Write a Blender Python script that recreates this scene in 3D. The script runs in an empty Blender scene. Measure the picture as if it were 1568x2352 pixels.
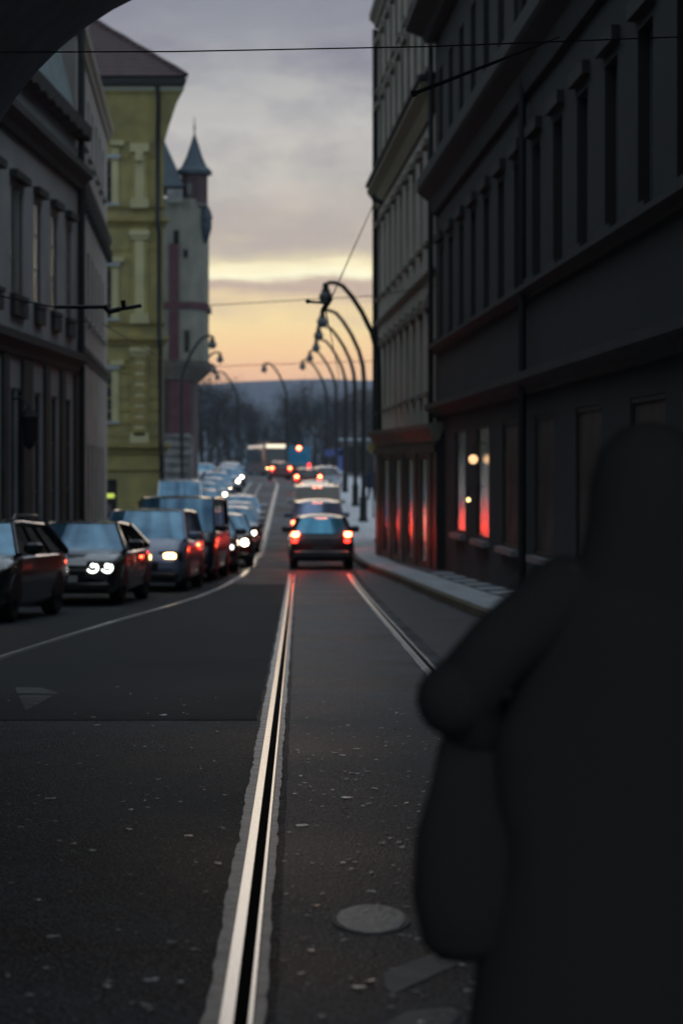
import bpy, bmesh, math, random
from mathutils import Vector, Matrix
random.seed(7)
SC = bpy.context.scene
COL = SC.collection
F = 5553.0            # focal length of the shot in units where the frame is 1568 wide
HZ = 1080.0
CAMH = 1.41
HAZE = .00028

def interp(tab, z):
    if z <= tab[0][0]: 
        (a, b), (c, d) = tab[0], tab[1]
        return b + (d-b)*(z-a)/(c-a)
    for (a, b), (c, d) in zip(tab, tab[1:]):
        if z <= c: return b + (d-b)*(z-a)/(c-a)
    return tab[-1][1]

def smooth_tab(tab, n=2):
    for _ in range(n):
        out = [tab[0]]
        for (a, b), (c, d) in zip(tab, tab[1:]):
            out += [(a*.75+c*.25, b*.75+d*.25), (a*.25+c*.75, b*.25+d*.75)]
        out.append(tab[-1]); tab = out
    return tab

# street: gently down from the passage, then up on to the bridge
GT = smooth_tab([(-30, .65), (0, 0), (45, -.98), (60, -1.22), (72, -1.28), (82, -1.24), (102, -.93), (120, -.5), (142, 0.0), (163, .42), (200, .74), (235, .85), (270, .9), (400, .6), (700, .3), (7000, -3)])
def GZ(z): return interp(GT, z)
def slope(z): return (GZ(z+1.5)-GZ(z-1.5))/3
def WX(px, z): return (px-784)*z/F

# ---------------------------------------------------------------- materials
def lin(c):
    return tuple((v/12.92 if v <= .04045 else ((v+.055)/1.055)**2.4) for v in (c[0]/255, c[1]/255, c[2]/255))
MATS = {}
def mat(name, col, rough=.8, metal=0.0, spec=.5, emit=None, es=0, noise=0, nscale=3.0, bump=0, bscale=40.0, coat=0, col2=None, stretch=None, detail=6):
    if name in MATS: return MATS[name]
    m = bpy.data.materials.new(name); m.use_nodes = True
    nt = m.node_tree; b = nt.nodes['Principled BSDF']
    b.inputs['Base Color'].default_value = (*col, 1)
    b.inputs['Roughness'].default_value = rough
    b.inputs['Metallic'].default_value = metal
    b.inputs['Specular IOR Level'].default_value = spec
    if coat:
        b.inputs['Coat Weight'].default_value = coat
        b.inputs['Coat Roughness'].default_value = .04
    if emit:
        b.inputs['Emission Color'].default_value = (*emit, 1)
        b.inputs['Emission Strength'].default_value = es
    if noise or bump:
        tc = nt.nodes.new('ShaderNodeTexCoord')
        mp = nt.nodes.new('ShaderNodeMapping')
        nt.links.new(tc.outputs['Object'], mp.inputs['Vector'])
        if stretch: mp.inputs['Scale'].default_value = stretch
        if noise:
            n = nt.nodes.new('ShaderNodeTexNoise'); n.inputs['Scale'].default_value = nscale; n.inputs['Detail'].default_value = detail
            nt.links.new(mp.outputs[0], n.inputs['Vector'])
            r = nt.nodes.new('ShaderNodeMapRange'); r.inputs['From Min'].default_value = .3; r.inputs['From Max'].default_value = .7
            nt.links.new(n.outputs['Fac'], r.inputs['Value'])
            mx = nt.nodes.new('ShaderNodeMix'); mx.data_type = 'RGBA'
            c2 = col2 or tuple(max(0, v*(1-noise)) for v in col)
            c1 = col if col2 else tuple(min(1, v*(1+noise*.6)) for v in col)
            mx.inputs[6].default_value = (*c2, 1); mx.inputs[7].default_value = (*c1, 1)
            nt.links.new(r.outputs[0], mx.inputs[0]); nt.links.new(mx.outputs[2], b.inputs['Base Color'])
        if bump:
            n2 = nt.nodes.new('ShaderNodeTexNoise'); n2.inputs['Scale'].default_value = bscale; n2.inputs['Detail'].default_value = 4
            nt.links.new(mp.outputs[0], n2.inputs['Vector'])
            bp = nt.nodes.new('ShaderNodeBump'); bp.inputs['Strength'].default_value = bump; bp.inputs['Distance'].default_value = .02
            nt.links.new(n2.outputs['Fac'], bp.inputs['Height']); nt.links.new(bp.outputs[0], b.inputs['Normal'])
    MATS[name] = m
    return m

def asphalt(name, base, var, rough, bump, flecks=0.0, gscale=55):
    m = bpy.data.materials.new(name); m.use_nodes = True
    nt = m.node_tree; N = nt.nodes.new; L = nt.links.new
    b = nt.nodes['Principled BSDF']
    tc = N('ShaderNodeTexCoord')
    big = N('ShaderNodeTexNoise'); big.inputs['Scale'].default_value = .55; big.inputs['Detail'].default_value = 8; L(tc.outputs['Object'], big.inputs['Vector'])
    fine = N('ShaderNodeTexNoise'); fine.inputs['Scale'].default_value = gscale; fine.inputs['Detail'].default_value = 3; L(tc.outputs['Object'], fine.inputs['Vector'])
    vor = N('ShaderNodeTexVoronoi'); vor.inputs['Scale'].default_value = gscale*1.4; L(tc.outputs['Object'], vor.inputs['Vector'])
    mul = N('ShaderNodeMath'); mul.operation = 'MULTIPLY'; L(big.outputs['Fac'], mul.inputs[0]); L(fine.outputs['Fac'], mul.inputs[1])
    mr = N('ShaderNodeMapRange'); mr.inputs['From Min'].default_value = .19; mr.inputs['From Max'].default_value = .31
    L(mul.outputs[0], mr.inputs['Value'])
    mx = N('ShaderNodeMix'); mx.data_type = 'RGBA'
    mx.inputs[6].default_value = (*[v*(1-var) for v in base], 1); mx.inputs[7].default_value = (*[v*(1+var) for v in base], 1)
    L(mr.outputs[0], mx.inputs[0])
    out = mx.outputs[2]
    if flecks:
        # pale grit pieces in the surface
        v2 = N('ShaderNodeTexVoronoi'); v2.inputs['Scale'].default_value = 46; L(tc.outputs['Object'], v2.inputs['Vector'])
        sep = N('ShaderNodeSeparateColor'); L(v2.outputs['Color'], sep.inputs[0])
        gt = N('ShaderNodeMath'); gt.operation = 'GREATER_THAN'; gt.inputs[1].default_value = .84; L(sep.outputs[0], gt.inputs[0])
        ls = N('ShaderNodeMath'); ls.operation = 'LESS_THAN'; ls.inputs[1].default_value = .34; L(v2.outputs['Distance'], ls.inputs[0])
        an = N('ShaderNodeMath'); an.operation = 'MULTIPLY'; L(gt.outputs[0], an.inputs[0]); L(ls.outputs[0], an.inputs[1])
        am = N('ShaderNodeMath'); am.operation = 'MULTIPLY'; am.inputs[1].default_value = flecks; L(an.outputs[0], am.inputs[0])
        m2 = N('ShaderNodeMix'); m2.data_type = 'RGBA'; L(am.outputs[0], m2.inputs[0]); L(out, m2.inputs[6]); m2.inputs[7].default_value = (.40, .36, .36, 1)
        out = m2.outputs[2]
    L(out, b.inputs['Base Color']); b.inputs['Specular IOR Level'].default_value = .16
    rr = N('ShaderNodeMapRange'); rr.inputs['To Min'].default_value = rough-.12; rr.inputs['To Max'].default_value = rough+.12; L(big.outputs['Fac'], rr.inputs['Value']); L(rr.outputs[0], b.inputs['Roughness'])
    ad = N('ShaderNodeMath'); ad.operation = 'ADD'; L(vor.outputs['Distance'], ad.inputs[0]); L(fine.outputs['Fac'], ad.inputs[1])
    bp = N('ShaderNodeBump'); bp.inputs['Strength'].default_value = bump; bp.inputs['Distance'].default_value = .02
    L(ad.outputs[0], bp.inputs['Height']); L(bp.outputs[0], b.inputs['Normal'])
    MATS[name] = m
    return m

M_asph = asphalt('asphalt_worn', (.078, .092, .108), 1.0, .55, 1.0, 1.0)
M_patch = asphalt('asphalt_new', (.030, .034, .038), .25, .72, .35, 0, 90)
M_pave = mat('pavement_stone', (.52, .56, .60), .6, noise=.35, nscale=2.2, bump=.3, bscale=25)
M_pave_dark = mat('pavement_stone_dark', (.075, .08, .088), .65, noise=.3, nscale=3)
M_kerb = mat('kerb_granite', (.15, .125, .08), .8, noise=.5, nscale=5, bump=.4)
M_ground = mat('town_ground', (.05, .055, .055), .9, noise=.4, nscale=.02)
M_hill = mat('wooded_hill', (.07, .085, .125), 1, noise=.5, nscale=.012)  # bluish base colour carries part of the distance haze
M_conc = mat('track_concrete', (.62, .60, .57), .42, spec=1.0, noise=.5, nscale=9, bump=.35, bscale=45, stretch=(1, 1, 1))
M_rail = mat('rail_steel', (.36, .40, .43), .18, 1.0, noise=.12, nscale=14, stretch=(30, .6, 1))
M_groove = mat('groove_dirt_shade', (.006, .006, .007), .95, spec=.1)  # dirt, coloured near black to stand in for a deep groove's shade
M_mark = mat('worn_road_paint', (.30, .30, .29), .7, noise=.6, nscale=5)
M_iron = mat('cast_iron_lid', (.10, .10, .10), .5, .3, noise=.3, nscale=12, bump=.5, bscale=60)
M_black_iron = mat('lamp_iron', (.018, .02, .022), .55, .3)
M_globe = mat('lamp_glass', (.10, .11, .12), .25)
M_wire = mat('wire', (.02, .018, .018), .7)
M_glass = mat('window_glass', (.012, .014, .016), .05, spec=1.0)
M_glass_l = mat('old_window_glass', (.03, .033, .037), .08, spec=1.0, bump=.35, bscale=2.0)
M_shopglass = mat('shop_glass', (.25, .23, .24), .10, .9, spec=1.0, bump=.5, bscale=2.0, stretch=(2.0, 2.0, 10))
M_frame = mat('window_frame_grey', (.13, .13, .13), .6)
M_frame_d = mat('window_frame_dark', (.035, .035, .035), .6)
M_tyre = mat('tyre', (.012, .012, .012), .85)
M_rim = mat('rim', (.30, .30, .31), .35, .8)
M_blackpl = mat('black_plastic', (.012, .012, .013), .5)
M_plate = mat('plate', (.5, .5, .48), .5)
M_cglass = mat('car_glass', (.20, .38, .52), .06, .55, spec=1.0, noise=.5, nscale=1.1, col2=(.05, .15, .24), stretch=(1, 1, 2))  # blue tint and patches stand in for reflected sky
M_cglass_d = mat('car_side_glass', (.02, .022, .025), .05, spec=.9)
def paint(name, c, rough=.3, metal=.3): return mat('paint_'+name, c, rough, metal, coat=1.0)
def lamp(name, c, s): return mat('lit_'+name, c, .4, emit=c, es=s)
L_white = lamp('headlight_white', (1.0, .82, .58), 24)
L_cool = lamp('headlight_led', (.95, 1.0, .95), 3.5)
L_warm = lamp('headlight_warm', (1.0, .62, .25), 9)
L_red = lamp('tail_red', (1.0, .03, .02), 6)
L_brake = lamp('brake_red', (1.0, .06, .02), 90)
L_brakew = lamp('third_brake', (1.0, .32, .20), 10)
M_redlens = mat('red_lens', (.25, .01, .01), .3)

# ---------------------------------------------------------------- mesh builder
class MB:
    def __init__(s): s.v = []; s.f = []
    def add(s, vs, fs):
        b = len(s.v); s.v += [tuple(v) for v in vs]; s.f += [tuple(b+i for i in f) for f in fs]; return s
    def box(s, x0, x1, y0, y1, z0, z1):
        return s.add([(x0,y0,z0),(x1,y0,z0),(x1,y1,z0),(x0,y1,z0),(x0,y0,z1),(x1,y0,z1),(x1,y1,z1),(x0,y1,z1)],
              [(0,3,2,1),(4,5,6,7),(0,1,5,4),(1,2,6,5),(2,3,7,6),(3,0,4,7)])
    def rbox(s, x0, x1, y0, y1, z0, z1, r=.02):
        # box with chamfered vertical & horizontal edges
        a = []
        for z, k in ((z0, r), (z0+r, 0), (z1-r, 0), (z1, r)):
            for x, y in ((x0+r+k,y0+k),(x1-r-k,y0+k),(x1-k,y0+r+k),(x1-k,y1-r-k),(x1-r-k,y1-k),(x0+r+k,y1-k),(x0+k,y1-r-k),(x0+k,y0+r+k)): a.append((x,y,z))
        f = [tuple(range(7,-1,-1)), tuple(range(24,32))]
        for l in range(3):
            for i in range(8): f.append((l*8+i, l*8+(i+1)%8, l*8+8+(i+1)%8, l*8+8+i))
        return s.add(a, f)
    def quad(s, a, b, c, d): return s.add([a,b,c,d], [(0,1,2,3)])
    def loft(s, rings, closed=True, caps=True):
        n = len(rings[0]); b = len(s.v)
        for r in rings: s.v += [tuple(p) for p in r]
        for k in range(len(rings)-1):
            for i in range(n if closed else n-1):
                j = (i+1) % n
                s.f.append((b+k*n+i, b+k*n+j, b+(k+1)*n+j, b+(k+1)*n+i))
        if caps and closed:
            s.f.append(tuple(b+i for i in range(n-1, -1, -1))); s.f.append(tuple(b+(len(rings)-1)*n+i for i in range(n)))
        return s
    def tube(s, pts, rad, n=8, caps=True):
        pts = [Vector(p) for p in pts]
        if not isinstance(rad, (list, tuple)): rad = [rad]*len(pts)
        rings = []; u = None
        for i, p in enumerate(pts):
            d = (pts[min(i+1, len(pts)-1)] - pts[max(i-1, 0)]).normalized()
            if u is None: u = d.cross(Vector((0, 0, 1)) if abs(d.z) < .9 else Vector((1, 0, 0)))
            u = (u - d*u.dot(d)).normalized(); w = d.cross(u).normalized()
            rings.append([p + (u*math.cos(2*math.pi*k/n) + w*math.sin(2*math.pi*k/n))*rad[i] for k in range(n)])
        return s.loft(rings, True, caps)
    def lathe(s, prof, c=(0,0,0), n=12, axis='z'):
        rings = []
        for r, h in prof:
            ring = []
            for k in range(n):
                a = 2*math.pi*k/n
                p = (r*math.cos(a), r*math.sin(a), h)
                if axis == 'x': p = (h, p[0], p[1])
                if axis == 'y': p = (p[0], h, p[1])
                ring.append((c[0]+p[0], c[1]+p[1], c[2]+p[2]))
            rings.append(ring)
        return s.loft(rings)
    def ball(s, c, r, n=12, m=8, sc=(1,1,1)):
        return s.lathe([(max(.001, r*math.sin(math.pi*i/m))*1.0, -r*math.cos(math.pi*i/m)*sc[2]) for i in range(m+1)], c, n)
    def build(s, name, m, parent=None, smooth=None):
        me = bpy.data.meshes.new(name); me.from_pydata(s.v, [], s.f); me.update()
        bm = bmesh.new(); bm.from_mesh(me); bmesh.ops.recalc_face_normals(bm, faces=bm.faces); bm.to_mesh(me); bm.free()
        if m: me.materials.append(m)
        if smooth is not None:
            me.shade_smooth(); me.set_sharp_from_angle(angle=math.radians(smooth))
        o = bpy.data.objects.new(name, me); COL.objects.link(o)
        if parent: o.parent = parent
        return o

def tag(o, label=None, cat=None, group=None, kind=None):
    if label: o['label'] = label
    if cat: o['category'] = cat
    if group: o['group'] = group
    if kind: o['kind'] = kind
    return o
def empty(name, loc=(0,0,0), rz=0, label=None, cat=None, group=None):
    o = bpy.data.objects.new(name, None); COL.objects.link(o)
    o.location = loc; o.rotation_euler = (0, 0, rz); o.empty_display_size = .3
    return tag(o, label, cat, group)
def kids(o): return [c for c in bpy.data.objects if c.parent == o]
def copy_tree(o, parent=None):
    c = o.copy(); COL.objects.link(c); c.parent = parent
    for k in kids(o): copy_tree(k, c)
    return c
def structure(o): o['kind'] = 'structure'; return o

# ---------------------------------------------------------------- ground, road, pavements
zs = [-30, -15, 0] + [z for z in range(4, 300, 3)] + [320, 350, 400, 500, 700, 1000, 1600, 3000, 7000]
g = MB()
xs = [-4000, -600, -100, -30, 30, 100, 600, 4000]
g.v = [(x, z, GZ(z)-.03) for z in zs for x in xs]
n = len(xs)
g.f = [(i*n+j, i*n+j+1, (i+1)*n+j+1, (i+1)*n+j) for i in range(len(zs)-1) for j in range(n-1)]
structure(g.build('ground', M_ground))

KR = smooth_tab([(-30, 3.7), (10, 2.95), (20, 2.6), (32.5, 2.14), (39, 1.89), (56, 1.27), (62, .85), (68, .42), (80, .12), (111, -.05), (142, -.75), (163, -1.35), (200, -3.0), (235, -5.0), (290, -8)])
KL = smooth_tab([(-30, -3.6), (20, -6.3), (40, -6.0), (60, -5.6), (80, -5.9), (100, -6.6), (120, -7.5), (140, -8.0), (165, -9.0), (200, -11.5), (235, -14.5), (290, -20)])
def strip(name, lo, hi, m, z0, z1, dz, step=1.5, nx=1, kind=True, cuts=None):
    b = MB(); zz = []; z = z0
    while z < z1: zz.append(z); z += step
    zz.append(z1)
    b.v = [(lo(z)+(hi(z)-lo(z))*j/nx, z, GZ(z)+dz) for z in zz for j in range(nx+1)]
    k = nx+1
    b.f = [(i*k+j, i*k+j+1, (i+1)*k+j+1, (i+1)*k+j) for i in range(len(zz)-1) for j in range(nx)]
    o = b.build(name, m)
    if kind: structure(o)
    return o
strip('road', lambda z: interp(KL, z)+.0, lambda z: interp(KR, z), M_asph, -28, 290, 0)
# right-hand pavement: raised slab with kerb stones
def slab(name, lo, hi, m, z0, z1, dz, step=1.5, skirt=.2):
    b = MB(); rings = []; z = z0
    while z <= z1:
        a, c, h = lo(z), hi(z), GZ(z)
        rings.append([(a, z, h+dz-skirt), (a, z, h+dz), (c, z, h+dz), (c, z, h+dz-skirt)]); z += step
    b.loft(rings)
    return structure(b.build(name, m))
PAVE_IN = .17
slab('pavement', lambda z: interp(KR, z)+PAVE_IN, lambda z: interp(KR, z)+PAVE_IN+(1.2 if z < 58 else 4), M_pave, 21, 288, .13)
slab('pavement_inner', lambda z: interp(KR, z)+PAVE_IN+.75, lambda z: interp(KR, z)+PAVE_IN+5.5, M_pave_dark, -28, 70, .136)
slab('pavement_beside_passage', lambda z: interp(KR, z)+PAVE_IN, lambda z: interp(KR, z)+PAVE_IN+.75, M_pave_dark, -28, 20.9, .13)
slab('kerb', lambda z: interp(KR, z), lambda z: interp(KR, z)+PAVE_IN-.003, M_kerb, -28, 288, .128)
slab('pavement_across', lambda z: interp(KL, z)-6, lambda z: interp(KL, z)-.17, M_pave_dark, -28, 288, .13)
slab('kerb_across', lambda z: interp(KL, z)-.167, lambda z: interp(KL, z), M_kerb, -28, 288, .128)
# pale slab rows on the right pavement where the flags run diagonal
b = MB()
for k in range(13):
    z = 24+k*2.7; x0 = interp(KR, z)+PAVE_IN+.8; h = GZ(z)+.141; h2 = GZ(z+1.5)+.141
    b.quad((x0, z, h), (x0+1.6, z+.9, GZ(z+.9)+.141), (x0+1.6, z+2.2, GZ(z+2.2)+.141), (x0-.05, z+1.35, GZ(z+1.35)+.141))
structure(b.build('pavement_flags', M_pave))

# smoother dark asphalt patch left of the rail
RAILX = smooth_tab([(-25, .225), (6.8, -.342), (30, -.753), (58.4, -1.25), (75, -1.5), (100, -1.95), (118, -2.25), (148, -3.0), (200, -4.6), (240, -6.2)])
def railx(z): return interp(RAILX, z)
LRX = smooth_tab([(-5, -4.6), (14, -3.95), (25.3, -3.58), (33.2, -3.31), (41.4, -2.86), (47, -2.64), (56, -2.5), (66, -2.48), (80, -2.71), (90, -2.93), (112, -3.37), (138, -3.88), (163, -4.37), (185, -5.0), (210, -6.4)])
strip('asphalt_patch', lambda z: interp(KL, z)+.05, lambda z: railx(z)-.075+.008*math.sin(z*3.1)+.006*math.sin(z*7.7), M_patch, 17.25, 53.5, .004, step=.4)
strip('asphalt_lane_patch', lambda z: railx(z)+1.7, lambda z: interp(KR, z)-.1, mat('asphalt_mid', (.038, .04, .046), .6, noise=.3, nscale=1.5, bump=.3), 24, 66, .004, step=.5)

# ---------------------------------------------------------------- tram rails
M_rail2 = mat('rail_steel_bright', (.85, .85, .84), .28, 1.0, noise=.12, nscale=14, stretch=(30, .6, 1))
def rail(name, fx, z0, z1, label, strips=True, wl=.046, wr=.030, m=None):
    m = m or M_rail
    root = empty(name, (fx(z0), z0, GZ(z0)), 0, label, 'tram rail', 'grooved tram rails in the road')
    def ribbon(pname, a, c, lo, hi, m, jag=0, step=1.0, zz0=None, zz1=None):
        b = MB(); rings = []; z = zz0 or z0; e = zz1 or z1
        while z <= e:
            q_ = (.5*math.sin(z*2.1+a*50)+.35*math.sin(z*5.3+1)+.3*math.sin(z*13.7)+.7*(random.random()-.5)) if jag else 0
            if jag and random.random() < .03: q_ += 1.2*(1 if a < 0 else -1)
            ja, jc = (jag*q_*.55, 0) if a < 0 else (0, jag*q_*.55)
            if not jag: ja = jc = 0
            x = fx(z)
            rings.append([(x+a+ja-root.location.x, z-z0, GZ(z)+lo-root.location.z), (x+a+ja-root.location.x, z-z0, GZ(z)+hi-root.location.z),
                          (x+c+jc-root.location.x, z-z0, GZ(z)+hi-root.location.z), (x+c+jc-root.location.x, z-z0, GZ(z)+lo-root.location.z)])
            z += step if z < 60 else max(step, 1.0)
        b.loft(rings); return b.build(pname, m, root)
    ribbon('rail_head', 0, .038, .002, .016, m)
    ribbon('groove', .039, .079, .002, .0055, M_groove)
    ribbon('check_rail', .080, .092, .002, .015, m)
    if strips:
        ribbon('concrete_edging', -wl-.002, -.002, .001, .010, M_conc, .013, .07)
        ribbon('concrete_edging', .096, .096+wr, .001, .010, M_conc, .011, .07)
    return root
rail('tram_rail', railx, 5.2, 62, 'bright tram rail with pale crumbling edging running up the middle of the road')
rail('tram_rail', lambda z: railx(z)+1.435, 5.2, 62, 'right hand rail of the track running beside the dark pedestrian to the black hatchback', wl=.03, wr=.02, m=M_rail2)
rail('tram_rail', lambda z: interp(LRX, z), 14, 205, 'curving tram rail beside the queue of oncoming cars', strips=False, m=M_rail2)
strip('road_marking', lambda z: interp(LRX, z)-1.9, lambda z: interp(LRX, z)-1.76, mat('white_line', (.5, .5, .48), .6, noise=.3), 96, 175, .006)
strip('road_marking_2', lambda z: interp(LRX, z)-1.12, lambda z: interp(LRX, z)-1.04, MATS['white_line'], 96, 170, .006)
strip('road_marking_3', lambda z: interp(LRX, z)+.07, lambda z: interp(LRX, z)+.17, MATS['white_line'], 74, 165, .0065)

M_tw = asphalt('asphalt_polished', (.082, .098, .115), .85, .5, .9, .7); M_tw.node_tree.nodes['Principled BSDF'].inputs['Specular IOR Level'].default_value = .5
strip('tramway_asphalt', lambda z: railx(z)+.16+.004*math.sin(z*4.3), lambda z: railx(z)+1.435-.045, M_tw, 5, 64, .0035, step=.5)
# worn painted shapes and faint pale wedges
def mark(name, pts, m=M_mark, dz=.006):
    b = MB(); b.add([(x, z, GZ(z)+dz) for x, z in pts], [tuple(range(len(pts)))]); return structure(b.build(name, m))
def pxg(px, py):       # a point of the near road (plane part) seen at that place
    z = 7830/(py-1201.0); return (WX(px, z), z)
mark('road_marking_arrow', [pxg(*p) for p in ((880, 2236), (1050, 2172), (1092, 2180), (1080, 2205), (900, 2288), (884, 2270))], mat('faint_paint', (.30, .31, .31), .55, spec=.5, noise=.3, nscale=9))
mark('road_marking_arrow_tail', [pxg(*p) for p in ((890, 2352), (935, 2326), (1035, 2318), (1060, 2330), (1000, 2390), (900, 2395))], MATS['faint_paint'])
mark('pale_road_wedge', [pxg(*p) for p in ((36, 1580), (95, 1581), (134, 1592), (130, 1596), (40, 1594))], mat('fainter_pale', (.13, .135, .135), .85, noise=.4, nscale=6))  # flat pale wedge laid on the dark asphalt
mark('pale_road_wedge_lower', [pxg(*p) for p in ((43, 1598), (122, 1599), (90, 1618), (60, 1633))], MATS['fainter_pale'])

# hydrant cover
hx, hz = pxg(852, 2118)
hc = empty('hydrant_cover', (hx, hz, GZ(hz)+.001), 0, 'pale oval iron hydrant cover set in the road right of the bright rail', 'manhole cover')
b = MB(); b.loft([[(.139*math.cos(t*math.pi/16), .285*math.sin(t*math.pi/16), h) for t in range(32)] for h in (0, .011)]); b.build('rim', M_iron, hc)
b = MB(); b.loft([[(.122*math.cos(t*math.pi/16), .265*math.sin(t*math.pi/16), h) for t in range(32)] for h in (.004, .014)]); b.build('lid', mat('lid_grey', (.33, .34, .34), .42, spec=.7, noise=.45, nscale=16, bump=.35, bscale=30), hc)

# fallen leaves
b = MB(); rr = random.Random(3)
for k in range(700):
    z = rr.uniform(6.6, 21); z = 6.6+(z-6.6)*rr.random()**.5
    x = rr.gauss(-1.0, 1.1) if k % 2 else rr.gauss(.35, .45)
    if x < interp(KL, z)+.3 or x > 2 or -.1 < x-railx(z) < .16: continue
    a = rr.uniform(0, 6.28); s = rr.uniform(.006, .015)*(1.8 if rr.random() < .1 else 1)
    pts = []
    for i in range(7):
        t = a+i*math.tau/7; q = s*rr.uniform(.55, 1.15)*(1.6 if i in (0, 1) else 1)
        pts.append((x+q*math.cos(t), z+q*math.sin(t)*1.2, GZ(z)+.008+rr.uniform(0, .006)))
    b.add(pts, [tuple(range(7))])
lv = b.build('fallen_leaves', mat('dry_leaf', (.95, .86, .82), .32, spec=1.0, noise=.6, nscale=1.2, col2=(.34, .28, .26)))
tag(lv, kind='stuff')

# ---------------------------------------------------------------- buildings
def P0root(name, x, z, rz, label, cat='building', group=None, zz=None):
    return empty(name, (x, z, GZ(z) if zz is None else zz), rz, label, cat, group)
def wall(root, L, z0, z1, ops, m, depth=.22, name='wall', back=10, solid=True, taper=0):
    """front sheet on local y=0 (outward is -y) with openings (u0,u1,v0,v1); heights are world heights"""
    o = root.location.z
    us = sorted({0, L, *[a for p in ops for a in p[:2]]}); vs = sorted({z0, z1, *[a for p in ops for a in p[2:4]]})
    b = MB()
    for u0, u1 in zip(us, us[1:]):
        for v0, v1 in zip(vs, vs[1:]):
            cu, cv = (u0+u1)/2, (v0+v1)/2
            if any(p[0] < cu < p[1] and p[2] < cv < p[3] for p in ops): continue
            b.quad((u0, 0, v0-o), (u1, 0, v0-o), (u1, 0, v1-o), (u0, 0, v1-o))
    for p in ops:
        u0, u1, v0, v1 = p[0], p[1], p[2]-o, p[3]-o
        b.quad((u0,0,v0),(u0,depth,v0),(u0,depth,v1),(u0,0,v1)); b.quad((u1,0,v0),(u1,0,v1),(u1,depth,v1),(u1,depth,v0))
        b.quad((u0,0,v0),(u1,0,v0),(u1,depth,v0),(u0,depth,v0)); b.quad((u0,0,v1),(u0,depth,v1),(u1,depth,v1),(u1,0,v1))
    if solid:
        b.quad((0,0,z0-o),(0,0,z1-o),(0,back,z1-o),(0,back,z0-o)); b.quad((L,0,z0-o),(L-taper,back,z0-o),(L-taper,back,z1-o),(L,0,z1-o))
        b.quad((0,back,z0-o),(0,back,z1-o),(L-taper,back,z1-o),(L-taper,back,z0-o)); b.quad((0,0,z1-o),(L,0,z1-o),(L-taper,back,z1-o),(0,back,z1-o))
        b.quad((0,depth+.05,z0-o),(0,depth+.05,z1-o),(L,depth+.05,z1-o),(L,depth+.05,z0-o))
    w = b.build(name, m, root)
    return w
WCACHE = {}
def window(root, u0, u1, v0, v1, mf, mg, rows=3, cols=2, sill=True, ms=None, head=False, depth=.16):
    o = root.location.z; w, h = u1-u0, v1-v0
    key = (round(w, 2), round(h, 2), mf.name, mg.name, rows, cols, sill, head)
    if key not in WCACHE:
        b = MB(); t = .07
        b.box(0, t, 0, .06, 0, h); b.box(w-t, w, 0, .06, 0, h); b.box(t, w-t, 0, .06, 0, t); b.box(t, w-t, 0, .06, h-t, h)
        for i in range(1, cols): b.box(w*i/cols-.03, w*i/cols+.03, .016, .036, t, h-t)
        for j in range(1, rows): b.box(t, w-t, .018, .034, h*j/rows-.022, h*j/rows+.022)
        fr = b.build('window', mf, root)
        p = MB().quad((t, .03, t), (w-t, .03, t), (w-t, .03, h-t), (t, .03, h-t)).build('pane', mg, fr)
        pts = [fr, p]
        if sill: MB().box(-.12, w+.12, -depth-.14, -depth+.0-.003, -.12, -.01).build('sill', ms or mf, fr)
        if head: MB().box(-.15, w+.15, -depth-.18, -depth-.003, h+.12, h+.3).build('lintel', ms or mf, fr)
        WCACHE[key] = fr
    else:
        fr = copy_tree(WCACHE[key], root)
    fr.location = (u0, depth, v0-o)
    return fr
def cornice(root, name, L, z, prof, m, u0=0, ends=.0):
    """prof: list of (outward, height) going round the section"""
    o = root.location.z; b = MB()
    b.loft([[(u, -p[0], z-o+p[1]) for p in prof] for u in (u0-ends, u0+L+ends)])
    return b.build(name, m, root)
CP = lambda d, h: [(-.05, 0), (d*.35, 0), (d*.45, h*.3), (d*.85, h*.55), (d, h*.62), (d, h), (-.05, h)]
def pipe(root, u, z0, z1, m, r=.07, out=.14):
    o = root.location.z
    return MB().tube([(u, -out, z0-o), (u, -out, z1-o)], r, 8).build('drainpipe', m, root, 40)

# --- dark palace on the right
th = lambda a, b_: math.atan2(b_[1]-a[1], b_[0]-a[0])
A, Bp = (2.44, 62.6), (4.23, 21.0)
DM = mat('dark_plaster', (.032, .034, .034), .9, noise=.15, nscale=.8, bump=.2, bscale=6)  # near-black base colour, slightly mottled
DM2 = mat('dark_stone', (.034, .036, .036), .8, noise=.3, nscale=2)
DF = mat('pale_window_frame', (.12, .13, .13), .55)
DGL = mat('dull_dark_glass', (.055, .06, .062), .35, noise=.4, nscale=1.5, stretch=(3, 3, .6))  # base raised near the wall tone, so windows stay low in contrast
L = math.dist(A, Bp)
dark = P0root('dark_building', A[0], A[1], th(A, Bp), 'tall dark building with deep cornices along the right pavement', zz=-2.2)
ops = []; wins = []
for k in range(14):
    u = 1.0+2.78*k; wins.append((u, u+1.15, 4.75, 7.05)); wins.append((u, u+1.15, 9.5, 11.6))
shop = [(5.5+i*5.1, 5.5+i*5.1+2.6, -.05, 2.35) for i in range(7)]
shop = [s for s in shop if s[1] < L-.5]
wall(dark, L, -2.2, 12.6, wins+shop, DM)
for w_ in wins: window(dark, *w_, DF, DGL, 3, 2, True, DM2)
for s in shop:
    window(dark, *s, M_frame_d, M_shopglass if s[0] < 13 else mat('dull_shop_glass', (.09, .075, .065), .65, spec=.2, noise=.5, nscale=1.2), 1, 1, True, mat('shop_sill', (.22, .22, .22), .6), depth=.015)
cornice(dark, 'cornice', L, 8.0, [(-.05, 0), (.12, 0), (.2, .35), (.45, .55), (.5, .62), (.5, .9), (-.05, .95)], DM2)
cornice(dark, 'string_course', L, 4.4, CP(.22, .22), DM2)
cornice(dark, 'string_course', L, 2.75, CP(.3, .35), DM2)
cornice(dark, 'eaves', L, 12.45, CP(.8, .5), DM2)
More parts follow.
